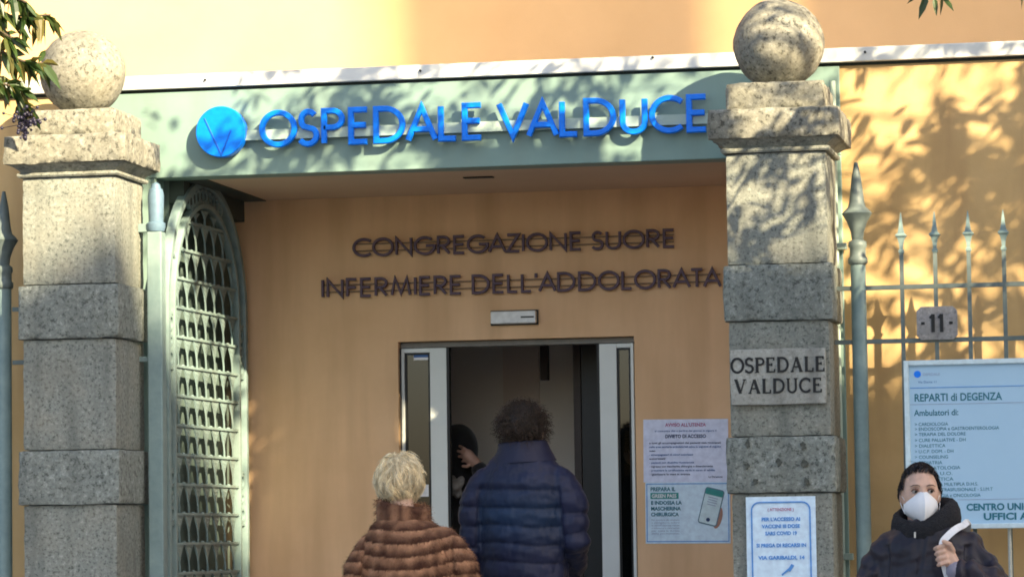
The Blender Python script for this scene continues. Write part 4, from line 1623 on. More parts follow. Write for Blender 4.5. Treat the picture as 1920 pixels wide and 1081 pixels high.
fur_tufts(np.repeat(vv, 6, 0) + rng.normal(size=(len(vv) * 6, 3)) * .006, np.repeat(nn, 6, 0), np.repeat(cc, 6, 0), 3500, .016, 'fur_pile', o, .3)
for s, wr in ((-1, Vector((-.232, .15, .70))), (1, Vector((.24, .235, .80)))):
    m_ = MB()
    d = Vector((0, .25, -1)).normalized()
    m_.capsule([wr, wr + d * .045], (.026, .032), 12)
    for k in range(4):
        f0 = wr + d * .068 + Vector(((k - 1.5) * .016, 0, 0))
        f1 = f0 + d * (.034, .040, .038, .030)[k]
        m_.capsule([f0, f1, f1 + d * .016 + Vector((0, .014, 0))], (.0085, .008, .007), 8)
    m_.capsule([wr + d * .02 + Vector((-s * .026, .01, 0)), wr + d * .05 + Vector((-s * .042, .02, 0)), wr + d * .075 + Vector((-s * .042, .03, 0))], (.010, .009, .007), 8)
    skinlink('hand', fuse(m_, .004, 3), SKIN, fur)
# short blond hair: a rounded mass with many combed strands, whorl near the crown
hc = np.array([hx, .045, 1.492])
er = np.array([.100, .112, .108])
crown_ = np.array([-.02, -.045, .088])
paths, wds, cols = [], [], []
for i in range(6500):
    v_ = rng.normal(size=3)
    v_ /= np.linalg.norm(v_)
    if v_[2] < -.90 or (v_[1] > .60 and v_[2] < -.05):
        continue
    layer = rng.uniform(.97, 1.10) * (1 + .15 * mnoise.noise(Vector(v_ * 4.2)))
    nseg = 7
    p_ = v_ * er * layer
    pth = [p_.copy()]
    away = p_ - crown_
    away /= np.linalg.norm(away) + 1e-6
    Lh = rng.uniform(.04, .085)
    sw_ = rng.normal() * .22 + 3.4 * mnoise.noise(Vector(v_ * 3.6) + Vector((3, 1, 5))) + .25
    for k in range(nseg - 1):
        nrm = p_ / er ** 2
        nrm /= np.linalg.norm(nrm)
        d = away * .75 + np.array([0, 0, -.65]) + np.cross(nrm, away) * sw_ + rng.normal(size=3) * .08
        d -= nrm * (d @ nrm)
        d /= np.linalg.norm(d) + 1e-6
        p_ = p_ + d * Lh / nseg
        # keep to the rounded outline, tips flick outwards a little
        sc_ = np.sqrt(((p_ / er) ** 2).sum())
        tgt = layer * (1 + .05 * math.sin(3.0 * k / nseg + 5 * mnoise.noise(Vector(v_ * 3)))) + .045 * (k / nseg) ** 2 * (i % 4)
        p_ = p_ / sc_ * tgt
        if p_[2] < -.100:
            p_[2] = -.100 - rng.uniform(0, .014)
        pth.append(p_.copy())
    paths.append(np.array(pth) + hc)
    wds.append(rng.uniform(.0016, .0034))
    b_ = rng.uniform(.8, 1.2)
    clump = .5 + .5 * mnoise.noise(Vector(v_ * np.array([7, 7, 3])))
    c0 = np.array([1.0, .86, .58]) * b_ * (.38 + 1.05 * clump)
    cc = np.tile([*c0, 1], (nseg * 2, 1))
    cc[:4, :3] *= .8
    cols.append(cc)
hb = ribbons(paths, wds)
hair = hb.build('hair', HAIRC, fur, colors=np.concatenate(cols), recalc=False)
m_ = MB()
m_.ball(hc, 1, 32, 20, (.097, .108, .104))
o = m_.build('hair_mass', HAIRC, fur, smooth=180, colors=np.tile([.58, .45, .26, 1], (len(m_.v), 1)))
o.parent = hair

# ---- masked woman on the pavement, facing the street
YW = -1.5
wc = at(1728, 1000, YW)
wom = thing('person', 'person facing the street in white face mask and dark coat, gripping a white bag strap', 'person', (wc.x, YW, ZP), 0, 'people at the entrance')
WB = Vector((wc.x, YW, ZP))


def wl(px, py, dy=0.0):
    return at(px, py, YW + dy) - WB


hd = wl(1726, 928)            # middle of the head
face_dir = math.radians(12)   # turned a little to her left
R3 = Matrix.Rotation(face_dir, 3, 'Z')


def H(x, y, z):
    """head coordinates (x to the viewer's right, -y forward) to the person's frame"""
    return Vector(hd) + R3 @ Vector((x, y, z))


m_ = MB()
n_, k_ = 44, 34
rings_ = []
for i in range(k_ + 1):
    z = -1 + 2 * i / k_
    th = math.acos(max(-1, min(1, z)))
    ring_ = []
    for j in range(n_):
        a = 2 * PI * j / n_
        x, y = math.sin(th) * math.cos(a), math.sin(th) * math.sin(a)
        zz_ = z
        X_, Y_, Z_ = x * .073, y * .092 + .012, zz_ * .116
        fr = max(0, -y)
        if zz_ < 0:
            t_ = -zz_
            X_ *= 1 - .30 * t_ * t_
            if y < 0:
                Y_ *= 1 - .10 * t_
            else:
                Y_ *= 1 - .38 * t_
        # brow, eye sockets, nose, cheek
        ex = min(abs(X_ - .031), abs(X_ + .031))
        if y < 0:
            Y_ += .013 * math.exp(-(ex / .016) ** 2 - ((Z_ - .018) / .011) ** 2)
            Y_ -= .006 * math.exp(-(ex / .022) ** 2 - ((Z_ - .040) / .008) ** 2)
            Y_ -= .024 * math.exp(-(X_ / .012) ** 2) * math.exp(-((Z_ + .026) / .017) ** 2) + .010 * math.exp(-(X_ / .010) ** 2 - ((Z_ - .004) / .02) ** 2)
            Y_ -= .006 * math.exp(-(X_ / .02) ** 2 - ((Z_ + .066) / .009) ** 2)
        ring_.append(H(X_, Y_, Z_))
    rings_.append(ring_)
m_.add([q for r_ in rings_ for q in r_], [(i * n_ + j, i * n_ + (j + 1) % n_, (i + 1) * n_ + (j + 1) % n_, (i + 1) * n_ + j) for i in range(k_) for j in range(n_)])
m_.capsule([H(0, .02, -.05), Vector((hd.x * .8, .01, hd.z - .20))], (.05, .055), 16)
for s in (-1, 1):
    m_.ball(H(s * .074, .015, -.004), 1, 14, 10, (.009, .017, .030))
me = fuse(m_, .0042, 3)
skinlink('body', me, SKIN, wom)
for s in (-1, 1):
    m_ = MB()
    m_.ball(H(s * .031, -.0655, .017), .0118, 14, 10)
    ey = m_.build('eye', EYEW, wom, smooth=180)
    m_ = MB()
    m_.ball(H(s * .031 + .002, -.0722, .0155), .0075, 12, 8, (1, .8, 1))
    m_.build('iris', IRIS, ey, smooth=180)
    # lids and brow
    m_ = MB()
    m_.tube([H(s * .031 - .0145, -.066, .016), H(s * .031 - .007, -.0745, .0228), H(s * .031 + .001, -.0770, .0242), H(s * .031 + .009, -.0745, .0218), H(s * .031 + .0145, -.066, .015)], [.0022, .0040, .0046, .0040, .0022], 8)
    m_.build('eyelid', flat('eyelid', (0.17, 0.085, 0.06), 0.6), ey, smooth=180)
    m_ = MB()
    m_.tube([H(s * .013, -.0850, .0360), H(s * .024, -.0855, .0400), H(s * .038, -.0785, .0395), H(s * .050, -.068, .0340)], [.0020, .0032, .0029, .0012], 8, .6)
    m_.build('eyebrow', flat('eyebrow', (0.05, 0.032, 0.025), 0.8), wom, smooth=180)
# mask: folded cup from nose bridge to chin with a centre seam
m_ = MB()
n_, k_ = 25, 19
vs = []
for side in (0, 1):
    for i in range(k_):
        v_ = -1 + 2 * i / (k_ - 1)
        for j in range(n_):
            u_ = -1 + 2 * j / (n_ - 1)
            wdt = .069 * (1 - .52 * max(0, v_) ** 2.4 - .60 * max(0, -v_) ** 2.2)
            x = u_ * wdt
            z = -.046 + v_ * .054 + .010 * (1 - u_ * u_) * max(0, v_) - .014 * max(0, 1 - abs(u_)) * max(0, -v_)
            depth = .118 - .030 * max(0, v_) ** 2 - .020 * max(0, -v_) ** 2
            y = -depth * (1 - abs(u_) ** 1.9) ** .62 - .012 * (1 - abs(u_)) * (1 - v_ * v_) - .012 * abs(u_) + .012
            y -= .004 * math.exp(-(u_ / .06) ** 2)
            vs.append(H(x, y + .003 * side, z))
q = n_ * k_
fs = []
for i in range(k_ - 1):
    for j in range(n_ - 1):
        o_ = i * n_ + j
        fs += [(o_, o_ + 1, o_ + n_ + 1, o_ + n_), (q + o_ + n_, q + o_ + n_ + 1, q + o_ + 1, q + o_)]
m_.add(vs, fs)
mask = m_.build('face_mask', MASKM, wom, smooth=60)
for s in (-1, 1):
    for za_, zb_ in ((-.018, .012), (-.072, -.026)):
        m_ = MB()
        m_.tube([H(s * .066, -.022, za_), H(s * .074, -.002, (za_ + zb_) / 2), H(s * .079, .018, zb_)], [.0016] * 3, 6)
        m_.build('ear_loop', MASKM, mask, smooth=180)
# short dark hair
paths, wds, cols = [], [], []
er = np.array([.0795, .099, .119])
ctr = np.array([0, .014, .004])
for i in range(5200):
    v_ = rng.normal(size=3)
    v_ /= np.linalg.norm(v_)
    # hairline: forehead bare, sideburns in front of the ears, nape short
    front = -v_[1]
    if front > .0 and v_[2] < .46 + .36 * front - .55 * max(0, abs(v_[0]) - .72):
        if not (abs(v_[0]) > .86 and v_[2] > .12 and front < .40):
            continue
    if front <= 0 and (v_[2] < -.45 or (v_[2] < .06 and front > -.42)):
        continue
    p_ = v_ * er * rng.uniform(.97, 1.03) + ctr
    nseg = 5
    Lh = rng.uniform(.025, .05)
    d = np.array([.25 * np.sign(v_[0]), .35, -.8]) * (.4 if v_[2] > .5 else 1) + rng.normal(size=3) * .35 + np.array([.5, 0, .15]) * (v_[2] > .5)
    if front > .2:
        d = np.array([.35 + .3 * rng.normal(), .75, .45 + .2 * rng.normal()])
    nrm = v_ / er
    nrm /= np.linalg.norm(nrm)
    d -= nrm * (d @ nrm) * .95
    d /= np.linalg.norm(d)
    f_ = np.linspace(0, 1, nseg)[:, None]
    pth = p_ + d * Lh * f_ + nrm * (.0055 * np.sin(f_ * 2.6) * rng.uniform(.5, 1.6)) - nrm * (f_ ** 2) * Lh * .16
    paths.append(np.array([H(*q_) for q_ in pth]))
    wds.append(rng.uniform(.0025, .0045))
    b_ = rng.uniform(.5, 1.6)
    cols.append(np.tile([.014 * b_, .011 * b_, .012 * b_, 1], (nseg * 2, 1)))
hb = ribbons(paths, wds)
hb.build('hair', HAIRC, wom, colors=np.concatenate(cols), recalc=False)

# coat with a bent left arm whose hand holds the strap at the chest
sL, sR = wl(1645, 1022), wl(1838, 1022)          # shoulders as seen: left and right in the picture
m_ = MB()
cz = hd.z - .215
cx = (sL.x + sR.x) / 2
m_.loft([(cx, 0, .45, .245, .18), (cx, 0, .62, .25, .18), (cx, 0, .85, .24, .17), (cx, 0, 1.02, .23, .16), (cx, 0, 1.15, .222, .15), (cx, .0, 1.25, .212, .134), (cx * .9, .0, 1.315, .170, .114), (cx * .6, .0, 1.35, .120, .100), (cx * .3, .0, 1.37, .085, .085)], 32)
m_.capsule([(sL.x + .045, .0, 1.250), (sL.x - .010, -.01, 1.14), (sL.x - .05, -.02, .95), (sL.x - .035, -.08, .72)], (.072, .076, .068, .058), 18)
hand = wl(1776, 1046, -.215)
el = wl(1872, 1098, -.10)
wrist = wl(1806, 1072, -.20)
m_.capsule([(sR.x - .045, .0, 1.258), (sR.x + .005, -.02, 1.15), el], (.072, .076, .068), 18)
m_.capsule([el, el.lerp(wrist, .5) + Vector((0, -.01, 0)), wrist], (.068, .062, .055), 18)
me = fuse(m_, .008, 8)
a_, nn = coords(me)
wr_ = .011 * nz(a_ * np.array([1, 1, 2.4]), 7, 3.) + .008 * nz(a_ * np.array([2.4, 1, .8]), 11, 6.) + .0045 * nz(a_ * np.array([1, 1, 1.8]), 26, 2.)
fold = -.007 * np.exp(-((a_[:, 0] - cx + .02 + .012 * np.sin(a_[:, 2] * 18)) / .007) ** 2) * (a_[:, 1] < 0)
seam = -.005 * np.exp(-((a_[:, 2] - 1.02 - .03 * (a_[:, 0] - cx)) / .006) ** 2) * (np.abs(a_[:, 0] - cx) < .19) * (a_[:, 1] < 0)
rid = .006 * np.sin((a_[:, 2] * .6 + a_[:, 0] * .8) * 95) * np.clip((np.abs(a_[:, 0] - cx) - .17) / .05, 0, 1)
armw = .178 + .02 * np.sin(a_[:, 2] * 9)
groove = -.016 * np.exp(-((np.abs(a_[:, 0] - cx) - armw) / .011) ** 2) * (a_[:, 2] < 1.27) * (a_[:, 1] < .03)
chev = .008 * np.sin(a_[:, 2] * 75 + np.abs(a_[:, 0] - cx) * 40 + 3 * nz(a_, 6, 1.)) * np.clip((np.abs(a_[:, 0] - cx) - .19) / .03, 0, 1)
a_ += nn * (wr_ + fold + seam + rid + groove + chev)[:, None]
set_coords(me, a_)
sh = .9 + .5 * nz(a_, 5, 8.)
colc = np.stack([.0165 * sh, .0135 * sh, .0240 * sh, np.ones(len(a_))], 1)
skinlink('coat', me, COATP, wom, colc)
# thick black collar, higher on her left
m_ = MB()
nc = 40
P_, R_ = [], []
for k in range(nc):
    a = 2 * PI * k / nc
    front = max(0, -math.sin(a))
    P_.append(Vector((hd.x + .012 + .108 * math.cos(a), .015 + .108 * math.sin(a), hd.z - .104 + .012 * math.cos(a) - .050 * front ** 1.5 + .03 * max(0, math.sin(a)))))
    R_.append(.050 + .010 * math.cos(a) - .004 * front)
ringsv = []
ns = 14
for k in range(nc):
    d = (P_[(k + 1) % nc] - P_[k - 1]).normalized()
    out = Vector((math.cos(2 * PI * k / nc), math.sin(2 * PI * k / nc), 0))
    up = d.cross(out)
    if up.z < 0:
        up = -up
    for j in range(ns):
        b_ = 2 * PI * j / ns
        q = P_[k] + (out * math.cos(b_) * .62 + up * math.sin(b_) * 1.18) * R_[k]
        ringsv.append(q + (q - P_[k]).normalized() * .006 * mnoise.noise(q * 30))
m_.add(ringsv, [(k * ns + j, ((k + 1) % nc) * ns + j, ((k + 1) % nc) * ns + (j + 1) % ns, k * ns + (j + 1) % ns) for k in range(nc) for j in range(ns)])
m_.build('collar', FLEECE, wom, smooth=180)
# zip pull
z1_ = wl(1716, 1002, -.150)
m_ = MB()
m_.box(-.004, .004, -.002, .002, -.012, .012)
o = m_.build('zip_pull', flat('zip_metal', (0.55, 0.55, 0.56), 0.3, metallic=0.9), wom, bevel=0.002)
o.location = z1_ + Vector((.0, -.012, .0))
# hand closed round the strap
m_ = MB()
hk = hand
m_.capsule([wrist + Vector((-.02, -.012, .008)), hk + Vector((.010, .012, -.012)), hk + Vector((-.002, .010, .026))], (.026, .034, .030), 14)
for k in range(4):
    b_ = hk + Vector((-.024 + .004 * k, .002, .046 - .021 * k))
    m_.capsule([b_ + Vector((.030, .004, .006)), b_ + Vector((.012, -.026, .003)), b_ + Vector((-.012, -.030, -.004)), b_ + Vector((-.022, -.010, -.008))], (.0105, .0100, .0092, .0082), 10)
m_.capsule([hk + Vector((.022, -.004, .030)), hk + Vector((.012, -.028, .056)), hk + Vector((-.010, -.034, .066))], (.0125, .0105, .0085), 10)
me = fuse(m_, .0036, 3)
skinlink('hand', me, SKIN, wom)
# cuff of a grey sleeve under the coat
m_ = MB()
m_.capsule([wrist + Vector((-.016, -.008, .004)), wrist + Vector((-.028, -.012, .008))], (.034, .040), 16)
m_.build('sleeve_cuff', flat('grey_lilac_knit', (0.26, 0.25, 0.31), 0.9), wom, smooth=180)
# bag: the strap runs from behind the shoulder over the chest into the hand, bag hangs behind
bag = thing('shoulder_bag', 'shoulder bag with broad white strap gripped by the masked person in plum coat', 'bag', WB + Vector((sR.x - .02, .20, .62)))
bo = Vector(bag.location) - WB
pts = [Vector((sR.x - .07, .17, 1.0)), Vector((sR.x - .08, .135, 1.22)), wl(1815, 982, .02), wl(1806, 984, -.09), wl(1792, 991, -.165), wl(1777, 1004, -.205), hk + Vector((-.016, -.014, .058)), hk + Vector((-.014, -.012, 0)), hk + Vector((.0, .0, -.07)), wl(1790, 1110, -.19)]
m_ = MB()
fine = []
for i in range(len(pts) - 1):
    p0 = pts[max(i - 1, 0)]
    p3 = pts[min(i + 2, len(pts) - 1)]
    for k in range(6):
        t_ = k / 6
        a0, b0, c0, d0 = p0, pts[i], pts[i + 1], p3
        fine.append(.5 * ((2 * b0) + (c0 - a0) * t_ + (2 * a0 - 5 * b0 + 4 * c0 - d0) * t_ ** 2 + (3 * b0 - a0 - 3 * c0 + d0) * t_ ** 3))
fine.append(pts[-1])
vs, fs = [], []
for i, p_ in enumerate(fine):
    d = (fine[min(i + 1, len(fine) - 1)] - fine[max(i - 1, 0)]).normalized()
    sd = d.cross(Vector((.15, -1, .25))).normalized()
    if i < 8:
        sd = Vector((1, 0, 0))
    nn_ = d.cross(sd).normalized()
    for a, b in ((-1, -1), (1, -1), (1, 1), (-1, 1)):
        vs.append(p_ - bo + sd * a * .0135 + nn_ * b * .0022)
for i in range(len(fine) - 1):
    for k in range(4):
        fs.append((4 * i + k, 4 * i + (k + 1) % 4, 4 * i + 4 + (k + 1) % 4, 4 * i + 4 + k))
fs += [(3, 2, 1, 0), tuple(4 * (len(fine) - 1) + k for k in range(4))]
m_.add(vs, fs)
m_.build('strap', STRAPM, bag, smooth=40)
m_ = MB()
m_.loft([(0, 0, 0, .13, .05), (0, 0, .02, .16, .062), (0, 0, .2, .165, .06), (0, 0, .36, .15, .04), (0, 0, .40, .14, .02)], 28)
m_.build('pouch', flat('bag_leather', (0.30, 0.29, 0.30), 0.5), bag, smooth=60)

# ---- hooded person just inside the door, one hand lifted to the hood
YH = 2.42
hp0 = at(856, 846, YH)
hood = thing('person', 'person in black hood inside the doorway raising one hand to the side of the head', 'person', (hp0.x, YH, ZF), 0, 'people at the entrance')
HB = Vector((hp0.x, YH, ZF))
hz = hp0.z - ZF


def hl(px, py, dy=0.0):
    return at(px, py, YH + dy) - HB


neck_head((-.01, .03, hz - .005), .090, (0, 0, hz - .2), SKIN_D, hood, ears=False, back=1)
leg_parts(hood, .09, .82, facing=1)
m_ = MB()
m_.ball((0, .02, hz + .01), 1, 28, 18, (.112, .125, .132))
m_.ball((-.004, .0, hz + .075), 1, 20, 12, (.06, .08, .055))
m_.capsule([(0, .03, hz - .08), (0, .03, hz - .17)], (.10, .13), 18)
m_.loft([(0, .01, .62, .20, .14), (0, .01, .9, .20, .14), (0, .01, 1.15, .205, .14), (0, .01, 1.32, .20, .13), (0, .02, hz - .22, .15, .115), (0, .02, hz - .15, .10, .10)], 28)
m_.capsule([(-.17, 0, 1.38), (-.24, -.03, 1.12), (-.22, -.10, .88)], (.075, .068, .055), 14)
e_ = hl(925, 935, -.10)
w_ = hl(893, 868, -.14)
m_.capsule([(.165, 0, 1.40), e_], (.075, .062), 14)
m_.capsule([e_, e_.lerp(w_, .82)], (.062, .046), 14)
me = fuse(m_, .009, 6)
a_, nn = coords(me)
a_ += nn * (.007 * nz(a_, 7, 4.) + .003 * nz(a_, 19, 2.))[:, None]
set_coords(me, a_)
skinlink('hooded_coat', me, BLACKC, hood)
m_ = MB()
m_.capsule([w_ + Vector((.012, .01, -.012)), hl(884, 861, -.145), hl(877, 853, -.145)], (.025, .032, .033), 14)
for k, (tx, ty) in enumerate(((862, 836), (859, 845), (861, 855), (867, 864))):
    b_ = hl(878 - k * .6, 846 + k * 6.2, -.150)
    tip = hl(tx, ty, -.140)
    m_.capsule([b_, b_.lerp(tip, .5) + Vector((0, -.010, .003)), tip], (.0098, .0092, .0080), 10)
m_.capsule([hl(884, 868, -.15), hl(876, 874, -.165), hl(868, 873, -.16)], (.012, .010, .008), 10)
skinlink('hand', fuse(m_, .0038, 3), SKIN_D, hood)
m_ = MB()
m_.capsule([hl(838, 925, -.15), hl(852, 912, -.165), hl(864, 900, -.15)], (.026, .034, .022), 14)
m_.capsule([hl(846, 900, -.13), hl(858, 925, -.15)], (.03, .026), 14)
me = fuse(m_, .006, 3)
a_, nn = coords(me)
a_ += nn * (.006 * nz(a_, 25, 4.))[:, None]
set_coords(me, a_)
skinlink('scarf', me, SCARF, hood)
# ------------------------------------------------------------------ unseen houses across the street, added and shaped to throw the long shade
KV = 0.78
YO = -22.0


def across(name, label, uv, wall_mat):
    t = thing(name, label, 'building', (uv[0][0] - YO, YO, 0))
    ox, dz = uv[0][0] - YO, -YO * KV
    n = len(uv)
    fr_ = [(u_ - YO - ox, v_ + dz) for u_, v_ in uv]
    sh = 12.0
    pts = [(fr_[0][0], 0)] + fr_ + [(fr_[-1][0], 0)]
    m_ = MB()
    k = len(pts)
    m_.add([(x_, 0, z_) for x_, z_ in pts] + [(x_ + sh, -sh, z_) for x_, z_ in pts],
           [tuple(range(k)), tuple(reversed(range(k, 2 * k)))] + [(i, (i + 1) % k, k + (i + 1) % k, k + i) for i in range(k)])
    m_.build('wall', wall_mat, t)
    m_ = MB()
    for x_ in np.arange(fr_[0][0] + 1.0, fr_[-1][0] - 1.2, 3.0):
        m_.box(x_, x_ + 1.1, 0.002, 0.05, 4.0, 5.8)
    m_.build('shutter_row', ROOF, t)
    return t


across('shade_house', 'long unseen grey rendered house across the street, its gabled roof line shaped for the shade', [(-16, 2.62), (-1.98, 2.66), (-1.42, 2.99), (-1.2, 3.02), (-0.95, 2.84), (3.68, 2.78)], HOUSE)
across('shade_tower', 'tall narrow grey block, unseen, added beside the long house to shade the hospital wall', [(3.70, 24), (5.80, 24)], HOUSE)
across('shade_tower', 'tall wide grey block, unseen, added for shade past a narrow gap that lets a light strip through', [(6.10, 24), (13.0, 24)], HOUSE)

# ------------------------------------------------------------------ trees
def leaves(pos, axis, L, Wd, rg):
    """pos (n,3) leaf feet, axis (n,3) leaf directions -> verts, faces; a leaf is a folded, drooping blade"""
    n = len(pos)
    axis = axis / np.linalg.norm(axis, axis=1, keepdims=True)
    side = np.cross(axis, rg.normal(size=(n, 3)))
    side /= np.linalg.norm(side, axis=1, keepdims=True) + 1e-9
    nrm = np.cross(side, axis)
    L = L[:, None]
    Wd = Wd[:, None]
    dr = np.zeros((n, 3))
    dr[:, 2] = -1
    tmpl = [(0, 0, 0, 0), (.28, -.42, .10, .03), (.28, .42, .10, .03), (.62, -.40, .10, .12), (.62, .40, .10, .12), (1.0, 0, 0, .34), (.30, 0, -.02, .03), (.64, 0, -.02, .13)]
    V = np.stack([pos + axis * L * a + side * Wd * b + nrm * Wd * c + dr * L * d for a, b, c, d in tmpl], axis=1).reshape(-1, 3)
    F = []
    for i in range(n):
        o = i * 8
        F += [(o, o + 6, o + 1), (o, o + 2, o + 6), (o + 1, o + 6, o + 7, o + 3), (o + 6, o + 2, o + 4, o + 7), (o + 3, o + 7, o + 5), (o + 7, o + 4, o + 5)]
    return V, F


rg = np.random.default_rng(5)
tr = Vector((7.4, -3.4, ZP))
tree = thing('street_tree', 'evergreen street tree overhanging the entrance from the right, leaf tips at top right', 'tree', tr)
PXM = 1 / 415.0
clumps = [  # survey spot, depth of the surface that is shaded, distance towards the sun, spread (px), leaves
    (1800, 310, .65, 4.6, 70, 48, 1000), (1880, 250, .65, 4.9, 40, 75, 600), (1740, 270, .65, 4.5, 40, 34, 330), (1840, 170, .65, 4.2, 70, 22, 260), (1715, 235, .65, 4.4, 42, 38, 230),
    (1650, 390, .65, 4.4, 40, 60, 120), (1905, 450, .65, 5.0, 26, 60, 260), (1780, 395, .65, 4.3, 60, 24, 170), (1750, 520, .65, 4.6, 90, 30, 80), (1630, 580, .65, 4.8, 40, 60, 110), (1720, 640, .65, 4.6, 90, 22, 130), (1860, 620, .65, 4.4, 55, 40, 80), (1990, 330, .65, 4.8, 36, 110, 400),
    (640, 178, .64, 5.2, 150, 16, 420), (480, 300, .64, 5.6, 110, 22, 420), (760, 300, .64, 5.0, 110, 14, 130), (860, 190, .64, 5.2, 90, 14, 200), (620, 270, .64, 5.3, 90, 30, 380), (1000, 215, .64, 4.9, 80, 34, 150), (1130, 260, .64, 4.8, 70, 30, 110), (1150, 150, .64, 4.8, 70, 10, 60), (920, 285, .64, 5.1, 60, 15, 80),
    (1490, 370, 0, 4.6, 45, 40, 330), (1430, 310, 0, 4.6, 50, 20, 70), (1480, 240, -.07, 4.4, 70, 16, 150), (1440, 465, 0, 4.7, 60, 18, 210), (1405, 70, .1, 4.6, 22, 34, 120), (1500, 430, 0, 4.7, 50, 25, 130),
]
POS, AX, cents, BIG = [], [], [], []
for px, py, Y, t_, sx_, sy_, n_ in clumps:
    n_ = int(n_ * (.25 if Y > .645 else .34 if Y < .2 else .70))
    c = at(px, py, Y) + SDIR * (t_ * .74)
    cents.append(c)
    ns = max(4, n_ // 14)
    sprigs = np.stack([rg.normal(size=ns) * sx_ * PXM, rg.normal(size=ns) * 0.22, rg.normal(size=ns) * sy_ * PXM], 1)
    # spread along the sun's ray too so that the crown has real depth
    al = rg.normal(size=ns) * 0.38
    sprigs += np.outer(al, np.array(SDIR))
    sprigs[:, 0] -= sprigs[:, 1] * 0.9
    base_ = np.array(c) + sprigs
    k = rg.integers(0, ns, n_)
    d = rg.normal(size=(n_, 3)) * np.array([1, 1, .7]) + np.array([0, 0, -.55])
    POS.append(base_[k] + rg.normal(size=(n_, 3)) * 0.045)
    AX.append(d)
    BIG.append(np.full(n_, 1.25 if Y > .645 else 1.0))
# dense extra leaves, added to the crown to keep the doorway in the shade
n_ = 4700
a_ = .58 + .78 * rg.uniform(0, 1, n_) ** .85
b_ = rg.uniform(2.62, 3.86, n_)
tt = rg.uniform(3.1, 4.5, n_)
POS.append(np.stack([a_, np.zeros(n_), b_], 1) + np.outer(tt, np.array(SDIR)))
AX.append(rg.normal(size=(n_, 3)) + np.array([0, 0, -.5]))
NB0, NB1 = sum(len(q) for q in POS) - n_, sum(len(q) for q in POS)
for u_, v_ in ((.9, 3.0), (1.15, 3.35), (.95, 3.6), (1.2, 2.9)):
    cents.append(Vector((u_, 0, v_)) + SDIR * 3.8)
for (u_, v_, t_, su, sv_, n_) in ((4.6, 3.3, 5.0, .5, .6, 900), (4.2, 4.6, 5.4, .6, .5, 900)):
    c = Vector((u_, 0, v_)) + SDIR * t_
    cents.append(c)
    q = rg.normal(size=(n_, 3)) * np.array([su, .3, sv_])
    q[:, 0] -= q[:, 1] * .9
    POS.append(np.array(c) + q)
    AX.append(rg.normal(size=(n_, 3)) + np.array([0, 0, -.5]))
for (cx_, cy_, cz_, sx_, sy_, sz_, n_) in ((5.6, -2.2, 6.9, .8, .9, .45, 4200), (6.8, -2.0, 6.0, .7, .8, .6, 2600)):  # extra leaves out of view, added to hold sky light off the right wall
    POS.append(np.array([cx_, cy_, cz_]) + rg.normal(size=(n_, 3)) * np.array([sx_, sy_, sz_]))
    AX.append(rg.normal(size=(n_, 3)) + np.array([0, 0, -.5]))
# twig with leaves hanging into the frame at the top right
tw = [at(1775, -60, -1.0), at(1760, -30, -1.0), at(1745, -8, -1.0)]
P0, A0 = [], []
for (px, py, dx, dz) in ((1738, -8, -.35, -.7), (1745, -6, .15, -1), (1757, -8, -.1, -1), (1762, -10, .55, -.55), (1730, -14, -1, -.35), (1775, -20, .8, -.5), (1722, -20, -.9, -.6), (1781, -24, .9, -.2), (1748, -20, -.5, -.6), (1915, -20, .2, -1), (1922, -14, -.2, -1)):
    P0.append(np.array(at(px, py, -1.0)) + rg.normal(size=3) * .006)
    A0.append(np.array([dx, -.25 + .3 * rg.normal(), dz]))
POS.append(np.array(P0))
AX.append(np.array(A0))
POS = np.concatenate(POS)
AX = np.concatenate(AX)
BIG = np.concatenate(BIG)
BIG = np.concatenate([BIG, np.ones(len(POS) - len(BIG))])
# keep stray leaves out of the view wedge (the photo shows none there)
cr = POS - CAM
zf = cr @ _fw
pxs = 960 + FPX * (cr @ _r) / zf
pys = 540.5 - FPX * (cr @ _u) / zf
keep = (pys < -110) | (pxs > 2020) | (pxs < -60)
keep[-len(P0):] = True
DOOR_SHADE_LEAVES = np.zeros(len(POS), bool)
DOOR_SHADE_LEAVES[NB0:NB1] = True
DOOR_SHADE_LEAVES = DOOR_SHADE_LEAVES[keep]
POS, AX, BIG = POS[keep], AX[keep], BIG[keep]
n_ = len(POS)
LL = rg.uniform(.06, .105, n_) * BIG
WW = LL * rg.uniform(.36, .48, n_)
LL[-len(P0):] *= .85
WW[-len(P0):] *= .85
# thin the crown so that it lets through about as much sun as the real one: share of shade wanted
# along the sun's rays, for stretches of wall, fascia and pillar
want = [(1580, 1680, 130, 300, .65, .22), (1680, 1760, 128, 205, .65, .48), (1760, 1930, 128, 205, .65, .70), (1680, 1760, 205, 300, .65, .80), (1760, 1930, 205, 330, .65, .90), (1680, 1930, 330, 410, .65, .86),
        (1580, 1680, 300, 430, .65, .52), (1600, 1700, 430, 560, .65, .46), (1700, 1870, 410, 560, .65, .50), (1870, 1960, 410, 690, .65, .80), (1590, 1700, 560, 690, .65, .55), (1700, 1870, 560, 690, .65, .62),
        (1365, 1440, 290, 400, 0, .50), (1440, 1550, 290, 420, 0, .72), (1365, 1550, 420, 490, 0, .72), (1330, 1590, 205, 257, -.07, .62), (1380, 1550, 0, 155, .05, .36),
        (240, 400, 180, 330, .64, .34), (400, 640, 165, 240, .64, .66), (400, 640, 240, 330, .64, .78), (640, 840, 155, 230, .64, .80), (640, 840, 230, 330, .64, .72), (840, 1100, 140, 230, .64, .64), (840, 1100, 230, 320, .64, .52), (1100, 1240, 130, 310, .64, .56)]
uu, vv_ = POS[:, 0] + POS[:, 1], POS[:, 2] + KV * POS[:, 1]
area = .60 * LL * WW * .5 / .62
prob = np.ones(n_)
done = DOOR_SHADE_LEAVES.copy()
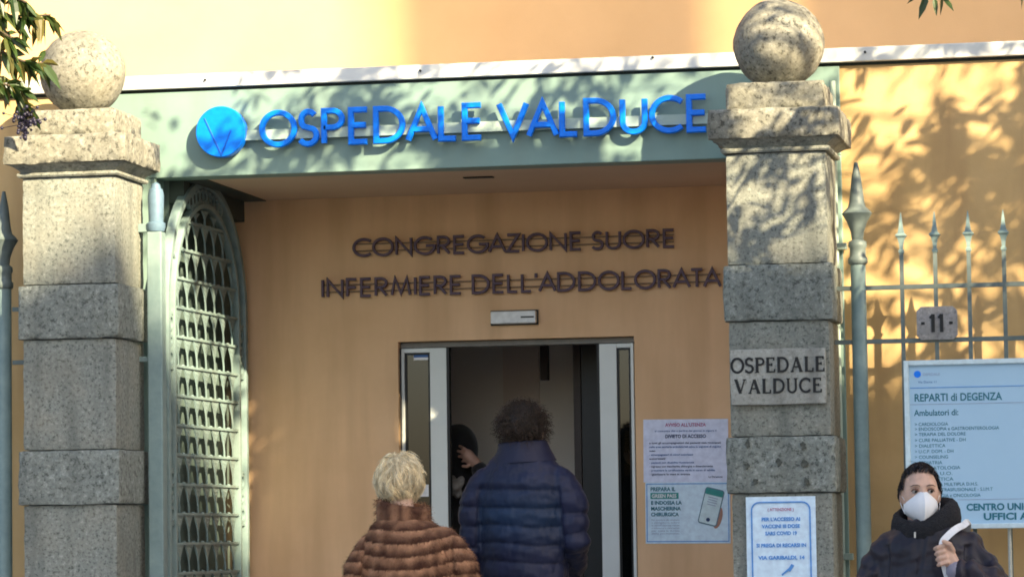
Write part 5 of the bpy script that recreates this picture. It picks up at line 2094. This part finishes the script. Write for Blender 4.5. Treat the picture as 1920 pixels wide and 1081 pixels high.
for (xa, xb, ya, yb, Ys, sh_) in want:
    q0, q1 = at(xa, yb, Ys), at(xb, ya, Ys)
    u0, u1, v0, v1 = q0.x + Ys, q1.x + Ys, q0.z + KV * Ys, q1.z + KV * Ys
    ins = (uu > u0) & (uu < u1) & (vv_ > v0) & (vv_ < v1) & ~done
    lai = area[ins].sum() / ((u1 - u0) * (v1 - v0))
    prob[ins] = min(1.0, -math.log(1 - sh_) * (.68 if sh_ < .75 else .85) / max(lai, 1e-6))
    done |= ins
# whole sprigs go together: the draw follows a coarse noise, not single leaves
draw = np.array([.5 + .75 * mnoise.noise(Vector((a_ * 6.5 + 3, b_ * 13, 0))) for a_, b_ in zip(uu, vv_)])
rk = np.argsort(np.argsort(draw)) / n_
kp = (rk * .55 + rg.uniform(0, 1, n_) * .45)
kp = np.argsort(np.argsort(kp)) / n_ < prob
kp[-len(P0):] = True
POS, AX, LL, WW = POS[kp], AX[kp], LL[kp], WW[kp]
V, F = leaves(POS, AX, LL, WW, rg)
mb = MB()
mb.v = [tuple(q) for q in (V - np.array(tr))]
mb.f = F
mb.build('crown', LEAF, tree, recalc=False)
m_ = MB()
top = Vector((7.0, -3.3, 5.6))
m_.tube([Vector((0, 0, 0)), Vector((-.05, .03, 1.5)), Vector((-.2, .05, 3.4)), top - tr, Vector((6.6, -3.2, 6.6)) - tr], [.17, .14, .12, .09, .05], 12)
m_.build('trunk', BARK, tree, smooth=60)
for c in cents:
    a_ = top + Vector((0, 0, rg.uniform(-.8, .6)))
    mid = a_.lerp(c, .5) + Vector((rg.normal() * .15, rg.normal() * .15, .25))
    m_ = MB()
    m_.tube([a_ - tr, a_.lerp(mid, .5) + Vector((0, 0, .1)) - tr, mid - tr, mid.lerp(c, .55) - tr, c + Vector((-.15, 0, -.05)) - tr], [.018, .012, .008, .005, .002], 7)
    m_.build('limb', BARK, tree, smooth=60)
m_ = MB()
m_.tube([Vector((4.4, -2.2, 5.0)) - tr, Vector((3.2, -1.5, 4.5)) - tr, tw[0] - tr, tw[1] - tr, tw[2] - tr], [.016, .012, .006, .004, .002], 6)
m_.build('limb', BARK, tree, smooth=60)

# tree at the left, its lowest sprigs and berries hang in front of the left pillar
tl = Vector((-3.5, -1.3, ZP))
ltree = thing('berry_tree', 'dark leaved tree at top left with drooping sprigs and black berries before the left pillar', 'tree', tl)
POS, AX = [], []
c = np.array([-3.1, -1.2, 4.95])
n_ = 1500
POS.append(c + rg.normal(size=(n_, 3)) * np.array([.42, .4, .38]))
AX.append(rg.normal(size=(n_, 3)) + np.array([0, 0, -.5]))
sprig = [(-60, -60), (-20, 10), (20, 30), (60, 30), (95, 28)], [(-60, 60), (-10, 90), (30, 110), (60, 120), (80, 118)], [(-60, 110), (-20, 150), (15, 160), (40, 170), (48, 205)], [(-30, -40), (15, -10), (50, 5)], [(-50, 20), (0, 60), (30, 75)]
tws = []
for line in sprig:
    pts = [at(px, py, -.6 + .05 * i) for i, (px, py) in enumerate(line)]
    tws.append(pts)
    for i in range(len(pts) - 1):
        nn = 13
        f_ = rg.uniform(0, 1, nn)[:, None]
        base_ = np.array(pts[i]) * (1 - f_) + np.array(pts[i + 1]) * f_
        d = np.array(pts[i + 1] - pts[i])
        d /= np.linalg.norm(d)
        a_ = d * .55 + rg.normal(size=(nn, 3)) * .55 + np.array([0, -.1, -.45])
        POS.append(base_)
        AX.append(a_)
POS, AX = np.concatenate(POS), np.concatenate(AX)
cr = POS - CAM
zf = cr @ _fw
pxs = 960 + FPX * (cr @ _r) / zf
pys = 540.5 - FPX * (cr @ _u) / zf
keep = ((pys < -80) | (pxs < -60))
keep[1500:] = True
POS, AX = POS[keep], AX[keep]
n_ = len(POS)
LL = rg.uniform(.075, .125, n_)
V, F = leaves(POS, AX, LL, LL * rg.uniform(.36, .46, n_), rg)
mb = MB()
mb.v = [tuple(q) for q in (V - np.array(tl))]
mb.f = F
mb.build('crown', LEAF, ltree, recalc=False)
m_ = MB()
m_.tube([Vector((0, 0, 0)), Vector((.05, 0, 1.8)), Vector((.2, .05, 3.4)), Vector((.4, .1, 4.8))], [.13, .11, .085, .04], 12)
m_.build('trunk', BARK, ltree, smooth=60)
for pts in tws:
    m_ = MB()
    m_.tube([Vector((.22, .05, 3.6)), Vector((.7, .25, 3.9)) + Vector((0, 0, rg.uniform(-.2, .3))), pts[0] - tl] + [q - tl for q in pts[1:]], [.03, .022, .011] + [.007 - .001 * i for i in range(len(pts) - 1)], 6)
    m_.build('limb', BARK, ltree, smooth=60)
m_ = MB()
cb = at(46, 228, -.46)
for i in range(70):
    d = rg.normal(size=3) * np.array([.036, .03, .030])
    if i > 52:
        d = np.array([rg.normal() * .012, rg.normal() * .012, -.035 - rg.uniform(0, .045)])
    m_.ball(cb + Vector(d) - tl, rg.uniform(.006, .0095), 8, 5)
    m_.tube([cb - tl + Vector((0, 0, d[2] * .4)), cb + Vector(d) - tl], [.0018, .0018], 5)
m_.build('berry_cluster', BERRY, ltree, smooth=180)
